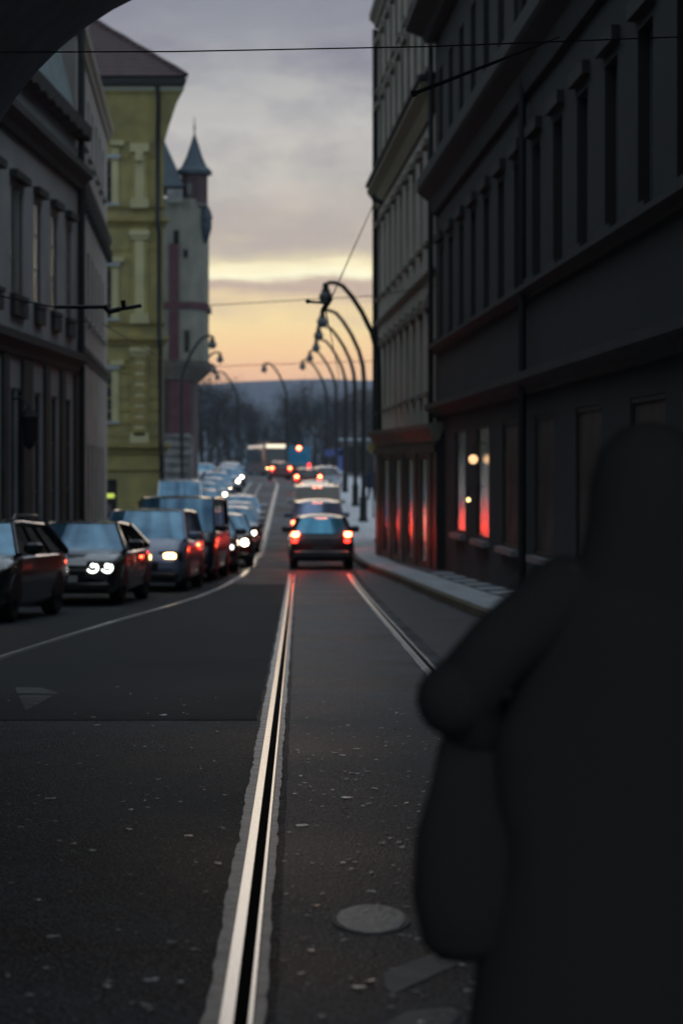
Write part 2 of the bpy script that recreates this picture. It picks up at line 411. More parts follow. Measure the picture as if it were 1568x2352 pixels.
b = MB(); o = dark.location.z
b.loft([[(u, -.8, 12.98-o), (u, 1.6, 15.5-o), (u, 6, 17.2-o), (u, 10, 12.98-o)] for u in (0, L)]); b.build('roof', mat('dark_slate', (.04, .042, .046), .6, noise=.3), dark)
for k in range(14):
    u = 1.0+2.78*k
    MB().box(u-.2, u+1.35, -.12, -.003, 7.2-o, 7.4-o).build('window_hood', DM2, dark)
for u in (.12, 20.2): pipe(dark, u, -1.5, 12.4, M_black_iron)

# glowing globes on the dark ground floor; the amber one stands in for a reflection
def glow_globe(x, z, h, r, m, label):
    t = empty('glow_globe', (x, z, h), 0, label, 'lamp', 'glowing globes on the right facades')
    MB().ball((0, 0, 0), r, 12, 8).build('globe', m, t, 80)
    MB().tube([(0, 0, r*.9), (0, 0, r+.18), (.12, 0, r+.26), (.42, 0, r+.22)], .015, 6).build('bracket', M_black_iron, t, 60)
    return t
for px, py, z, r, lab, c, s in ((1086, 1055, 51.5, .1, 'glowing amber globe added for a lamp reflection above the first shop window', (1, .62, .3), 1.3), (1075, 1148, 50.5, .045, 'small yellow glowing globe low beside the shop window', (1, .75, .3), 3),
                     (1205, 1147, 43.2, .12, 'dim bluish glowing globe nearest the dark pedestrian', (.30, .45, .62), .28)):
    x = WX(px, z); glow_globe(x, z, CAMH-(py-HZ)*z/F, r, lamp('shop_%d' % px, c, s), lab)

# --- middle building on the right with rows of windows
A, Bp = (1.30, 87.0), (2.42, 62.8)
L = math.dist(A, Bp)
MM = mat('ochre_grey_plaster', (.40, .38, .32), .85, noise=.2, nscale=.6, bump=.15, bscale=5)
MM2 = mat('ochre_grey_trim', (.20, .19, .155), .8, noise=.2)
mid = P0root('corner_building', A[0], A[1], th(A, Bp), 'ochre grey corner building with rows of dark windows behind the nearest street lamp', zz=-1.4)
wins = []
for k in range(9):
    u = .9+2.62*k; wins += [(u, u+1.05, 7.5, 9.9), (u, u+1.05, 3.5, 5.6), (u, u+1.05, 12.1, 14.1), (u, u+1.05, 14.9, 16.4)]
wins = [w_ for w_ in wins if w_[1] < L-.1]
wall(mid, L, -1.4, 17.4, wins, MM, depth=.28)
for w_ in wins: window(mid, *w_, M_frame_d, M_glass, 3, 2, True, MM2, head=True)
o = mid.location.z
cornice(mid, 'cornice', L, 10.7, [(-.05, 0), (.08, 0), (.18, .4), (.33, .6), (.38, .66), (.38, .8), (-.05, .85)], mat('soffit_olive', (.17, .15, .09), .85), ends=.02)
cornice(mid, 'cornice_edge', L, 11.56, [(-.05, 0), (.44, 0), (.44, .12), (-.05, .2)], DM2, ends=.05)
cornice(mid, 'string_course', L, 6.5, CP(.14, .18), MM2)
cornice(mid, 'eaves', L, 17.3, CP(.3, .5), MM2, ends=.02)
for k in range(9):   # arched heads over the first floor windows, pilasters between
    u = .9+2.62*k+.525
    if u > L-.9: break
    MB().loft([[(u+.66*math.cos(a*math.pi/8), y, 5.62-o+.5*math.sin(a*math.pi/8)) for a in range(9)] for y in (-.05, -.003)]).build('window_arch', M_frame_d, mid)
    MB().box(u+.98, u+1.22, -.09, -.003, 11.9-o, 17.2-o).build('pilaster', MM2, mid)
MB().loft([[(u, -.3, 17.82-o), (u, 4, 20.8-o), (u, 10, 17.92-o)] for u in (-.2, L)]).build('roof', MATS['dark_slate'], mid)
MB().box(-.02, .28, -.06, .3, 2.5-o, 17.2-o).build('corner_pier', DM2, mid)
pipe(mid, .35, 2.5, 17.2, M_black_iron)

# ground-floor shopfront of polished piers and glass doors
A, Bp = (1.02, 73.0), (2.35, 60.0)
L = math.dist(A, Bp)
sf = P0root('arcade_front', A[0], A[1], th(A, Bp), 'black glazed shopfront with red brake light reflections under the ochre grey building', zz=-1.2)
sops = [(1.9+2.72*k, 3.3+2.72*k, -1.0, 1.75) for k in range(4)]
wall(sf, L, -1.4, 2.2, sops, mat('black_stone', (.02, .02, .021), .5), depth=.06, back=3)
for s in sops:
    window(sf, *s, M_frame_d, M_shopglass, 1, 1, False, depth=.012)
o = sf.location.z
cornice(sf, 'cornice', L, 2.15, [(-.05, 0), (.06, 0), (.1, .12), (.22, .3), (.24, .42), (-.3, .5)], MM2, ends=.05)
cornice(sf, 'architrave', L, 1.85, [(-.05, 0), (.06, 0), (.06, .22), (-.05, .22)], mat('black_stone', (0,0,0)))
for k in range(5):
    u = 1.15+2.72*k-.5
    MB().box(u, u+.7, -.035, -.003, -1.3-o, 1.85-o).build('pier', MATS['black_stone'], sf)

# --- left building, near
A, Bp = (-8.46, 21.0), (-7.2, 66.0)
L = math.dist(A, Bp)
LM = mat('grey_plaster', (.36, .37, .37), .9, noise=.2, nscale=.7, bump=.15, bscale=5)
LM2 = mat('grey_dark_trim', (.035, .036, .036), .85, noise=.2)
LG = mat('grey_ground_floor', (.055, .055, .05), .85, noise=.35, nscale=1.2)
lb = P0root('grey_town_house', A[0], A[1], th(A, Bp), 'grey plastered town house with tall windows behind the parked queue on the left', zz=-2.0)
wins = []
ctr = [(z-21)*L/45.0 for z in (64.3, 61.7, 58.95, 56.2)] + [34.5-2.72*k for k in range(12)]
for u in ctr: wins.append((u-.55, u+.55, 5.45, 7.95))
gops = [(u-.5, u+.5, -.3, 3.3) for u in ctr]
for u in ctr: wins.append((u-.45, u+.45, 12.2, 13.9))
wins2 = [w_ for w_ in wins if w_[2] < 10]
wall(lb, L, -2.0, 9.8, wins2+gops, LM, depth=.10)
for w_ in wins2: window(lb, *w_, DF, mat('sunset_tint_glass', (.80, .70, .66), .08, 1.0, spec=1.0, bump=.08, bscale=1.2, noise=.5, nscale=1.5, stretch=(4, 4, .5)), 3, 2, True, LM2, head=True, depth=.03)  # peach tint and upright streaks in the panes imitate sunset reflections
for w_ in gops: window(lb, *w_, M_frame_d, M_glass, 3, 2, False, depth=.05)
o = lb.location.z
cornice(lb, 'string_course', L, 4.05, CP(.28, .5), LM2)
cornice(lb, 'cornice', L, 9.05, CP(.45, .5), LM2)
for i, u in enumerate(ctr):   # ground-floor rustication strips and consoles under sills
    MB().box(u+.85, u+1.55, -.09, -.003, -1.6-o, 4.0-o).build('pilaster', LG, lb)
    MB().box(u-.62, u+.62, -.12, -.003, 4.95-o, 5.3-o).build('apron', LM2, lb)
MB().box(0, L, -.03, -.002, -1.9-o, 4.05-o) if False else None
# attic wall, second cornice, steep ribbed roof
MB().box(0, L, .0, 10, 9.82-o, 10.2-o).build('attic_wall', LM, lb)
MB().box(0, L, .02, 10, 10.2-o, 10.75-o).build('attic_top', LM, lb)
b = MB(); b.loft([[(u, -.05, 10.35-o), (u, -.38, 10.42-o+.05*math.sin(u*5)), (u, -.42, 10.75-o), (u, -.05, 10.95-o)] for u in [i*.25 for i in range(int(L*4)+1)]]); b.build('gutter_cornice', LM2, lb)
RG = mat('green_sheet_roof', (.26, .32, .33), .6, noise=.3, nscale=1.5)
b = MB(); b.loft([[(u, 0, 10.9-o), (u, 1.3, 16.5-o), (u, 6, 18-o), (u, 10, 10.9-o)] for u in (0, L)])
for i in range(int(L/.62)):
    u = .3+i*.62; b.loft([[(uu, -.03, 10.9-o), (uu, 1.27, 16.5-o), (uu, 1.4, 16.4-o), (uu, .1, 10.8-o)] for uu in (u, u+.05)])
b.build('roof', RG, lb)
pipe(lb, L-.1, -1.5, 16, M_black_iron, r=.1, out=.12)  # thick black pipe stands in for the shadow gap between the houses
# lantern on the near grey facade
wl = empty('wall_lantern', (-7.15, 55.5, 2.3), 0, 'dark iron lantern hanging on the grey town house', 'lantern')
MB().lathe([(.02, .62), (.05, .55), (.22, .36), (.24, .33), (.2, .3), (.13, -.3), (.1, -.34), (.03, -.42)], n=6).build('lantern_cage', M_black_iron, wl, 30)
MB().lathe([(.19, .28), (.125, -.28)], n=6).build('lantern_glass', mat('amber_glass', (.10, .07, .035), .3), wl)
MB().tube([(0, 0, .6), (-.2, 0, .78), (-.6, 0, .7)], .025, 6).build('bracket', M_black_iron, wl, 60)

# --- left building 2
A, Bp = (-7.28, 66.4), (-8.52, 88.0)
L = math.dist(A, Bp)
C2 = mat('cream_grey_plaster', (.36, .34, .32), .85, noise=.25, nscale=.8)
l2 = P0root('cream_town_house', A[0], A[1], th(A, Bp), 'narrow looking cream grey town house squeezed between the dark gap and the yellow building', zz=-1.7)
wins = [(1.2+2.7*k, 2.3+2.7*k, v0, v1) for k in range(7) for v0, v1 in ((-.6, 2.2), (5.9, 8.0), (10.9, 12.6))]
wall(l2, L, -1.7, 13.6, wins, C2)
for w_ in wins: window(l2, *w_, M_frame, M_glass_l, 2, 2, True, C2)
o = l2.location.z
cornice(l2, 'cornice', L, 9.35, CP(.18, .5), LM2); cornice(l2, 'string_course', L, 4.6, CP(.14, .35), LM2)
cornice(l2, 'eaves', L, 13.4, CP(.22, .45), mat('pale_stone_trim', (.33, .30, .25), .8), ends=.2)
for k in range(16):
    MB().box(.5+1.38*k, .85+1.38*k, -.2, -.003, 8.95-o, 9.34-o).build('console', LM2, l2)
MB().loft([[(u, -.2, 13.87-o), (u, .5, 16.8-o), (u, 6, 18.5-o), (u, 10, 13.87-o)] for u in (0, L+.1)]).build('roof', mat('dark_tiles', (.035, .032, .032), .8), l2)
MB().box(L-2.2, L-1.2, .6, 1.8, 15-o, 18.2-o).build('chimney', C2, l2)

# --- yellow building
Y = mat('yellow_plaster', (.43, .37, .13), .85, noise=.22, nscale=1.1, bump=.2, bscale=4, col2=(.25, .23, .11), detail=9)
Y2 = mat('pale_yellow_stucco', (.50, .47, .26), .85, noise=.2, nscale=.8)
Y3 = mat('yellow_shade_trim', (.30, .25, .09), .85, noise=.2)
yx0, yx1, yz = -24.0, -7.95, 108.0
L = yx1-yx0
yb = P0root('yellow_building', yx0, yz, 0, 'yellow stuccoed building with coved cornice and red tiled hip roof', zz=-1.0)
o = yb.location.z
U = lambda px: WX(px, yz)-yx0
wins = []
for c in (U(241), U(241)-3.6, U(241)-7.2, U(241)-10.6):
    wins += [(c-.55, c+.55, 13.35, 15.2), (c-.55, c+.55, 8.2, 10.4), (c-.55, c+.55, 3.6, 5.8), ]
gate = (U(241)-.75, U(241)+.55, -.95, 1.0)
wins.append((U(341)-.45, U(341)+.45, -.75, .05))
wall(yb, L, -1.0, 16.6, wins+[gate], Y, depth=.25, back=16, taper=1.7)
for w_ in wins: window(yb, *w_, M_frame, M_glass_l if w_[2] > 2 else M_glass, 3, 2, w_[2] > 2, mat('bluish_sill', (.35, .38, .40), .6), head=w_[2] > 2)
window(yb, *gate, M_frame_d, M_glass, 1, 2, False)
COVE = [(-.05, 0), (.05, 0), (.10, .2), (.28, .75), (.47, 1.25), (.66, 1.75), (.80, 2.1), (.92, 2.15), (.95, 2.4), (-.05, 2.45)]
def cov(name, prof, z, m, sidelen=14):
    b = MB(); rings = []
    for (uu, vv, sx, sy) in ((0, 0, 0, -1), (L, 0, 1, -1), (L-sidelen*.106-.35, sidelen, .55, 0)):
        rings.append([(uu+sx*p[0], vv+sy*p[0], z-o+p[1]) for p in prof])
    b.loft(rings); return b.build(name, m, yb)
cov('cove_cornice', COVE, 16.0, Y)
cov('gutter', [(-.05, -.05), (.75, -.03), (1.05, .05), (1.14, .3), (.9, .42), (-.05, .42)], 18.42, mat('dark_gutter', (.035, .036, .036), .6))
cov('gutter_edge', [(.78, -.22), (.98, -.2), (1.0, -.08), (.78, -.08)], 18.44, mat('zinc', (.24, .27, .24), .5, .2))
cov('band_course', CP(.28, .35), 12.3, Y3); cov('band_course', CP(.12, .16), 13.05, Y3)
cov('band_course', CP(.3, .38), 7.0, Y3); cov('band_course', CP(.12, .16), 7.85, Y3)
cov('band_course', CP(.34, .45), 2.15, Y3); cov('band_course', CP(.1, .1), 1.35, Y3)
for a, c in ((303, 340),):
    for z0, z1 in ((13.25, 16.0), (8.05, 12.25), (2.65, 6.95)):
        MB().box(U(a), U(c), -.14, -.003, z0-o, z1-o).build('pilaster', Y, yb)
        MB().box(U(a)+.16, U(c)-.16, -.2, -.141, z0+.2-o, z1-.25-o).build('pilaster_panel', Y2, yb)
    for z0 in (15.6,): MB().box(U(a)-.06, U(c)+.06, -.3, -.003, z0-o, z0+.38-o).rbox(U(312), U(330), -.42, -.14, z0-.45-o, z0-o, .05).build('capital', Y2, yb)
    for k in range(8): MB().box(U(a)+.1, U(c)-.1, -.24, -.141, 2.95+k*.48-o, 3.25+k*.48-o).build('rusticated_block', Y3, yb)
for z0, z1 in ((13.25, 15.8), (8.1, 10.6), (3.5, 6.0)):
    MB().box(U(257), U(273), -.08, -.003, z0-o, z1-o).box(U(257)-.05, U(273)+.25, -.22, -.003, z1+.1-o, z1+.32-o).build('window_margin', Y2, yb)
for z0 in (13.1, 7.95, 2.62): MB().box(U(300), U(343), -.3, -.003, z0+.0-o, z0+.32-o).box(U(301), U(342), -.24, -.003, z0+.33-o, z0+.45-o).build('pilaster_base', Y2, yb)
for z0 in (11.7, 6.5): MB().box(U(301), U(342), -.26, -.003, z0-o, z0+.16-o).box(U(299), U(344), -.34, -.003, z0+.17-o, z0+.4-o).build('capital', Y2, yb)
for z0 in (11.2, 5.95, 15.35): MB().box(U(236), U(366), -.035, -.003, z0-o, z0+.1-o).build('moulding', Y3, yb)
for k in range(7): MB().box(U(236), U(300), -.03, -.003, 2.9+k*.56-o, 2.98+k*.56-o).build('rustication', Y3, yb); MB().box(U(343), U(363), -.03, -.003, 2.9+k*.56-o, 2.98+k*.56-o).build('rustication', Y3, yb)
MB().tube([(U(366), -1.0, 18.4-o), (U(368), -.9, 17.6-o), (U(364), -.2, 16.6-o), (U(364), -.2, 13-o), (U(364), -.42, 12.5-o), (U(367), -.2, 12-o), (U(367), -.2, 7.4-o), (U(369), -.5, 7.2-o), (U(369), -.25, 6.8-o), (U(370), -.25, 2.8-o), (U(372), -.5, 2.3-o), (U(372), -.25, 1.8-o), (U(376), -.25, -1-o)], .10, 8).build('drainpipe', M_black_iron, yb, 50)
b = MB(); ex = L+1.12; zr = 18.86-o
b.add([(-1, -1.12, zr), (ex, -1.12, zr), (ex-3.0, 15, zr), (-1, 15, zr), (8, 6.9, 23.6-o), (L-5.2, 6.9, 23.6-o)], [(0, 1, 5, 4), (1, 2, 5), (2, 3, 4, 5), (3, 0, 4), (0, 3, 2, 1)])
m = mat('red_tiles', (.06, .033, .033), .8, noise=.3, nscale=2); nt = m.node_tree
wv = nt.nodes.new('ShaderNodeTexWave'); wv.bands_direction = 'Z'; wv.inputs['Scale'].default_value = 1.3; wv.inputs['Distortion'].default_value = .4
tc = nt.nodes.new('ShaderNodeTexCoord'); nt.links.new(tc.outputs['Object'], wv.inputs['Vector'])
bp = nt.nodes.new('ShaderNodeBump'); bp.inputs['Strength'].default_value = .8; bp.inputs['Distance'].default_value = .1; nt.links.new(wv.outputs['Fac'], bp.inputs['Height']); nt.links.new(bp.outputs[0], nt.nodes['Principled BSDF'].inputs['Normal'])
b.build('roof', m, yb)
hp = [(ex-.02, -1.1, zr+.02), (L-5.2, 6.9, 23.62-o)]
MB().tube([tuple(hp[0][i]+(hp[1][i]-hp[0][i])*t/10 for i in range(3)) for t in range(11)], [.12+.03*(t % 2) for t in range(11)], 6).build('hip_tiles', m, yb)

# --- tower with spire
tz = 150.0
S = tz/F
TX = lambda px: (px-784)*S
TZ = lambda py: CAMH-(py-HZ)*S
ST = mat('grey_green_stone', (.23, .235, .19), .9, noise=.25, nscale=.8)
SB = mat('dark_red_brick', (.105, .045, .055), .9, noise=.25, nscale=1.5)
SS = mat('pale_stone', (.33, .34, .34), .85, noise=.5, nscale=1.3, col2=(.10, .11, .11))
SR = mat('blue_slate', (.035, .06, .08), .55, noise=.3, nscale=1)
tw = P0root('stone_tower', TX(430), tz, 0, 'stone and brick tower with pointed slate spire beyond the yellow building', 'tower', zz=0)
tx = tw.location.x
X = lambda px: TX(px)-tx
def shaft(x0, x1, xc, z0, z1, dpt=6, cut=1.2):      # canted right corner
    return [[(X(x0), 0, z), (X(xc), 0, z), (X(x1), cut, z), (X(x1), dpt, z), (X(x0), dpt, z)] for z in (z0, z1)]
MB().loft(shaft(250, 468, 438, TZ(832), TZ(455))).build('wall', ST, tw)
MB().loft(shaft(250, 442, 425, -.6, TZ(870))).build('lower_wall', mat('tower_dark_base', (.07, .05, .055), .9, noise=.3, nscale=1.2), tw)
MB().loft([[(X(p[0]), p[1], p[2]) for p in ring] for ring in ([(250, -.1, TZ(872)), (424, -.1, TZ(872)), (444, .6, TZ(872)), (444, 6, TZ(872)), (250, 6, TZ(872))], [(250, -.2, TZ(845)), (440, -.2, TZ(845)), (474, 1.0, TZ(845)), (474, 6, TZ(845)), (250, 6, TZ(845))], [(250, -.25, TZ(828)), (441, -.25, TZ(828)), (477, 1.1, TZ(828)), (477, 6, TZ(828)), (250, 6, TZ(828))])]).build('corbel', mat('corbel_stone', (.11, .105, .09), .9, noise=.3), tw)
MB().loft([[(X(p[0]), p[1], z) for p in ((250, -.1), (441, -.1), (474, 1.15), (474, 6), (250, 6))] for z in (TZ(708), TZ(693))]).build('brick_band', SB, tw)
for y0, y1 in ((560, 690), (712, 825)): MB().box(X(388), X(411), -.12, -.003, TZ(y1), TZ(y0)).build('brick_pilaster', SB, tw)
MB().box(X(388), X(438), -.14, -.11, TZ(1000), TZ(875)).build('brick_panel', SB, tw)
MB().box(X(380), X(444), -.5, -.0, -.5, TZ(1000)).build('plinth', SS, tw)
for k in range(5): MB().box(X(382), X(438-k), -.75+.02*k, -.502, TZ(1005+k*20), TZ(996+k*20)).build('plinth_course', SS, tw)
for a, c, y0, y1 in ((425, 434, 760, 806), (423, 430, 574, 590), (400, 410, 530, 560), (431, 440, 405+18, 448)):
    w_ = MB().box(X(a)-.05, X(c)+.05, -.06, -.003, TZ(y1)-.05, TZ(y0)+.05).build('window', mat('slit_frame', (.09, .09, .085), .8), tw)
    MB().box(X(a), X(c), -.09, -.061, TZ(y1), TZ(y0)).build('pane', M_glass, w_)
cx, cy = X(444), 1.3
def octo(r, z, n=8): return [(cx+r*math.cos(math.pi/8+k*math.tau/n), cy+r*math.sin(math.pi/8+k*math.tau/n), z) for k in range(n)]
MB().loft([octo(.87, TZ(470)), octo(.87, TZ(396))]).build('turret', mat('turret_brick', (.085, .055, .06), .9, noise=.3, nscale=1.5), tw)
MB().loft([octo(1.14, TZ(396)), octo(1.16, TZ(388)), octo(.85, TZ(378)), octo(.55, TZ(355)), octo(.3, TZ(328)), octo(.03, TZ(299))]).build('spire', SR, tw)
MB().tube([(cx, cy, TZ(300)), (cx, cy, TZ(262))], [.06, .02], 6).ball((cx, cy, TZ(286)), .09, 8, 6).build('finial', mat('finial_metal', (.15, .07, .06), .5, .5), tw)
MB().add([(X(300), -.6, TZ(430)), (X(424), -.6, TZ(430)), (X(424), 5, TZ(430)), (X(300), 5, TZ(430)), (X(345), 2.2, TZ(268)), (X(352), 2.2, TZ(268))], [(0,1,5,4),(1,2,5),(2,3,4,5),(3,0,4),(0,3,2,1)]).build('roof', SR, tw)
MB().box(X(385), X(420), -.5, -.1, TZ(462), TZ(436)).build('dormer', SS, tw)
MB().box(X(383), X(421), -.55, -.5, TZ(468), TZ(462)).build('balcony', ST, tw)
MB().loft([octo(.87, TZ(470)), octo(.9, TZ(470)+.15)]).build('turret_ring', ST, tw)
ox, oy = X(471), 1.1
ok = lambda r, z: [(ox+r*math.cos(k*math.tau/8), oy+r*math.sin(k*math.tau/8), z) for k in range(8)]
MB().loft([ok(.04, TZ(556)), ok(.22, TZ(540)), ok(.36, TZ(520)), ok(.36, TZ(500)), ok(.44, TZ(498)), ok(.28, TZ(478)), ok(.05, TZ(462))]).build('bartizan', SR, tw)

# --- buildings far away beyond the bridge
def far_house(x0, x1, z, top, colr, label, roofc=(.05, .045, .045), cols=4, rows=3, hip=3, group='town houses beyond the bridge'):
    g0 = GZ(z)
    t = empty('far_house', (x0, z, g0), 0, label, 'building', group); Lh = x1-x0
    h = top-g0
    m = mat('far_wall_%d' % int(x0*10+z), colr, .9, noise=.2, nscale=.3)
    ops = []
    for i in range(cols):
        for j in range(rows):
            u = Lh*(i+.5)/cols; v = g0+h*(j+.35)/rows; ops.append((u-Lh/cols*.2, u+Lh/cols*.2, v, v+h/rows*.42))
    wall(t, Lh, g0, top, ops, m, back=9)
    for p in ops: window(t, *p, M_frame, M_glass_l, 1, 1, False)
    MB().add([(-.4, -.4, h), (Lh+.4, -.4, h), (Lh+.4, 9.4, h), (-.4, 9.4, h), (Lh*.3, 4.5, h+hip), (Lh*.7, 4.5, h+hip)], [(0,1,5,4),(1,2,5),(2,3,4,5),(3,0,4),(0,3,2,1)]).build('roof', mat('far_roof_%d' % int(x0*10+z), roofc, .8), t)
    return t
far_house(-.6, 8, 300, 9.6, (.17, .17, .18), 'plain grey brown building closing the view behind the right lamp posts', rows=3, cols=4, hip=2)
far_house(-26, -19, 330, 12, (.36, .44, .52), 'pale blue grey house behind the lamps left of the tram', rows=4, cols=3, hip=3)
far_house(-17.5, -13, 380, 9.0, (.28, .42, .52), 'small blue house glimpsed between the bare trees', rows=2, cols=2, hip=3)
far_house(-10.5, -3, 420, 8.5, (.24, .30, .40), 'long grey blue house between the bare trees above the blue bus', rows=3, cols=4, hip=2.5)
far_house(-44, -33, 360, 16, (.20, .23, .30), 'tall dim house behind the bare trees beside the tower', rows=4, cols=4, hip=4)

# ---------------------------------------------------------------- hill
b = MB(); nx, ny = 90, 10
rr = random.Random(5); ph = [rr.uniform(0, 6) for _ in range(6)]
for j in range(ny):
    for i in range(nx):
        x = -900+1800*i/(nx-1); y = 1250+j*110
        px = x/1700*F+784
        ridge = 66+4*math.sin(x*.006+1.1)+1.5*math.sin(x*.03+ph[0])+.8*math.sin(x*.09+ph[1])+.6*math.sin(x*.21+ph[2])
        ridge += -3.0*max(0, min(1, (-x-20)/60))
        prof = math.sin(min(1, j/4.5)*math.pi/2) if j <= 5 else 1-.12*(j-5)
        b.v.append((x, y, -3+ridge*prof+rr.uniform(-.5, .5)))
b.f = [(j*nx+i, j*nx+i+1, (j+1)*nx+i+1, (j+1)*nx+i) for j in range(ny-1) for i in range(nx-1)]
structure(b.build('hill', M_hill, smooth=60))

# ---------------------------------------------------------------- trees
def tree_proto(seed, h, spread, dens, mleaf, mtrunk):
    r = random.Random(seed)
    t = empty('bare_tree', (0, 0, 0), 0)
    b = MB(); tips = []
    def limb(p, d, ln, rad, lvl):
        pts = [p]; q = p; dd = d
        for k in range(4):
            dd = (dd + Vector((r.uniform(-.18, .18), r.uniform(-.18, .18), r.uniform(-.02, .16)))).normalized(); q = q+dd*ln/4; pts.append(q)
        b.tube(pts, [rad, rad*.85, rad*.7, rad*.58, rad*.45], 5 if lvl else 7)
        if lvl >= 2: tips.extend(pts[2:])
        if lvl >= 3: return
        for k in range(4 if lvl == 0 else 3):
            s = pts[r.choice((2, 3, 4, 4))]; a = r.uniform(0, 6.28); el = r.uniform(.35, 1.1)
            nd = (dd*.8+Vector((math.cos(a)*math.cos(el), math.sin(a)*math.cos(el), math.sin(el)*.8))*spread).normalized()
            limb(s, nd, ln*r.uniform(.55, .78), rad*.5, lvl+1)
    limb(Vector((0, 0, 0)), Vector((0, 0, 1)), h*.42, h*.028, 0)
    b.build('trunk', mtrunk, t)
    c = MB()
    for p in tips:
        for _ in range(dens):
            q = p+Vector((r.gauss(0, h*.065), r.gauss(0, h*.065), r.gauss(0, h*.05))); s = r.uniform(.05, .13)*h/12
            u = Vector((r.gauss(0, 1), r.gauss(0, 1), r.gauss(0, 1))).normalized()*s; w = Vector((r.gauss(0, 1), r.gauss(0, 1), r.gauss(0, 1))).normalized()*s
            c.add([q-u*1.8, q+w*.4, q+u*1.8, q-w*.4], [(0, 1, 2, 3)])
    c.build('crown', mleaf, t)
    return t
MT = mat('tree_bark', (.035, .033, .033), .9)
ML1 = mat('twigs_blue_grey', (.04, .048, .062), 1, noise=.4, nscale=.3); ML2 = mat('twigs_brown', (.05, .042, .042), 1, noise=.4, nscale=.3); ML3 = mat('dark_foliage', (.02, .034, .032), 1, noise=.4, nscale=.3)
protos = [tree_proto(11, 12, .9, 16, ML1, MT), tree_proto(12, 12, 1.1, 18, ML2, MT), tree_proto(13, 12, .8, 26, ML3, MT), tree_proto(14, 12, 1.0, 14, ML1, MT)]
used = set()
kinds = ['slim blue grey bare tree', 'broad brownish bare tree', 'dense dark tree', 'loose open bare tree']
TREES = [(448, 905, 205, 0), (465, 892, 215, 3), (482, 900, 240, 1), (505, 912, 250, 2), (528, 930, 262, 0), (552, 938, 285, 1), (575, 925, 300, 3), (600, 955, 310, 2), (628, 968, 320, 0),
         (650, 955, 330, 2), (676, 940, 300, 1), (700, 925, 290, 2), (722, 915, 285, 1), (742, 925, 270, 0), (765, 935, 275, 2), (790, 945, 260, 3), (820, 930, 270, 1), (850, 925, 262, 2), (590, 1000, 265, 2), (690, 1000, 270, 2), (640, 1010, 275, 1), (520, 985, 225, 1), (470, 980, 200, 2), (760, 1000, 250, 1)]
beside = ['next to the stone tower', 'second from the tower', 'left of the tall swan neck lamp', 'right behind the leaning left lamp', 'beyond the queue of headlights', 'left above the tram', 'over the front of the tram', 'behind the tram roof', 'rising over the tram roof middle',
          'over the tail of the tram', 'left above the blue bus', 'directly behind the blue bus', 'right above the blue bus', 'left of the farthest right lamp', 'between the far right lamp posts', 'behind the pale shelter roof', 'behind the second lamp post', 'by the corner of the ochre grey building',
          'low in front over the tram windscreen', 'low behind the blue bus', 'low between tram and bus', 'low in front of the left trees', 'lowest at the foot of the tower', 'low behind the far right pavement']
for i, (px, py, z, k) in enumerate(TREES):
    p = protos[k]
    t = p if k not in used else copy_tree(p)
    used.add(k)
    g0 = GZ(z); top = CAMH-(py-HZ)*z/F
    s = max(.3, (top-g0)/10.2)
    t.location = (WX(px, z), z, g0-.05); t.scale = (s*1.05, s*1.05, s); t.rotation_euler = (0, 0, i*1.7)
    tag(t, kinds[k]+' '+beside[i], 'tree', 'bare trees beyond the bridge')

# low hedge-like wood at the far bank
b = MB(); rr = random.Random(9)
for k in range(15000):
    x = rr.uniform(-75, 45); y = rr.uniform(340, 480)
    top = 6.5+1.6*math.sin(x*.21)+1.1*math.sin(x*.53+1)+.8*math.sin(x*1.3+y*.05)+.6*math.sin(x*2.9)
    q = Vector((x, y, GZ(y)+top*rr.random()**.75)); s = rr.uniform(.10, .30)
    u = Vector((rr.gauss(0, 1), rr.gauss(0, .4), rr.gauss(0, 1.6))).normalized()*s*2.2; w = Vector((rr.gauss(0, 1), rr.gauss(0, .4), rr.gauss(0, 1))).normalized()*s*.7
    b.add([q-u, q+w, q+u, q-w], [(0, 1, 2, 3)])
for k in range(260):     # stems of the wood
    x = rr.uniform(-75, 45); y = rr.uniform(340, 480); h = rr.uniform(3, 7)
    b.tube([(x, y, GZ(y)-.2), (x+rr.uniform(-.3, .3), y, GZ(y)+h)], [.14, .05], 4)
tag(b.build('far_wood', ML1), kind='stuff')

# ---------------------------------------------------------------- street lamps
def lamp_proto():
    t = empty('street_lamp')
    MB().lathe([(.20, 0), (.20, .12), (.16, .2), (.15, .9), (.18, .98), (.12, 1.1), (.10, 1.3), (.085, 2.2)], n=10).build('base', M_black_iron, t, 40)
    MB().tube([(0, 0, 2.1), (0, 0, 4), (0, 0, 6.0), (-.05, 0, 6.6), (-.22, 0, 7.25), (-.55, 0, 7.95), (-.9, 0, 8.5), (-1.2, 0, 8.85), (-1.45, 0, 8.96), (-1.66, 0, 8.97), (-1.78, 0, 8.9)], [.11, .105, .10, .095, .09, .085, .08, .075, .07, .066, .06], 8).build('pole', M_black_iron, t, 60)
    MB().lathe([(.03, .42), (.09, .4), (.11, .3), (.10, .2), (.16, .17), (.15, .1)], (-1.78, 0, 8.55), 10).build('lamp_cap', M_black_iron, t, 40)
    MB().ball((-1.78, 0, 8.46), .24, 14, 10).build('globe', M_globe, t, 80)
    return t
LP = [(873, 83, 0), (834, 102.6, 0), (816, 120, 0), (792, 142, 0), (772, 163, 0), (752, 181, 0), (658, 188, 0), (548, 206, 0), (419, 136, math.pi), (446, 166, math.pi), (437, 190, math.pi)]
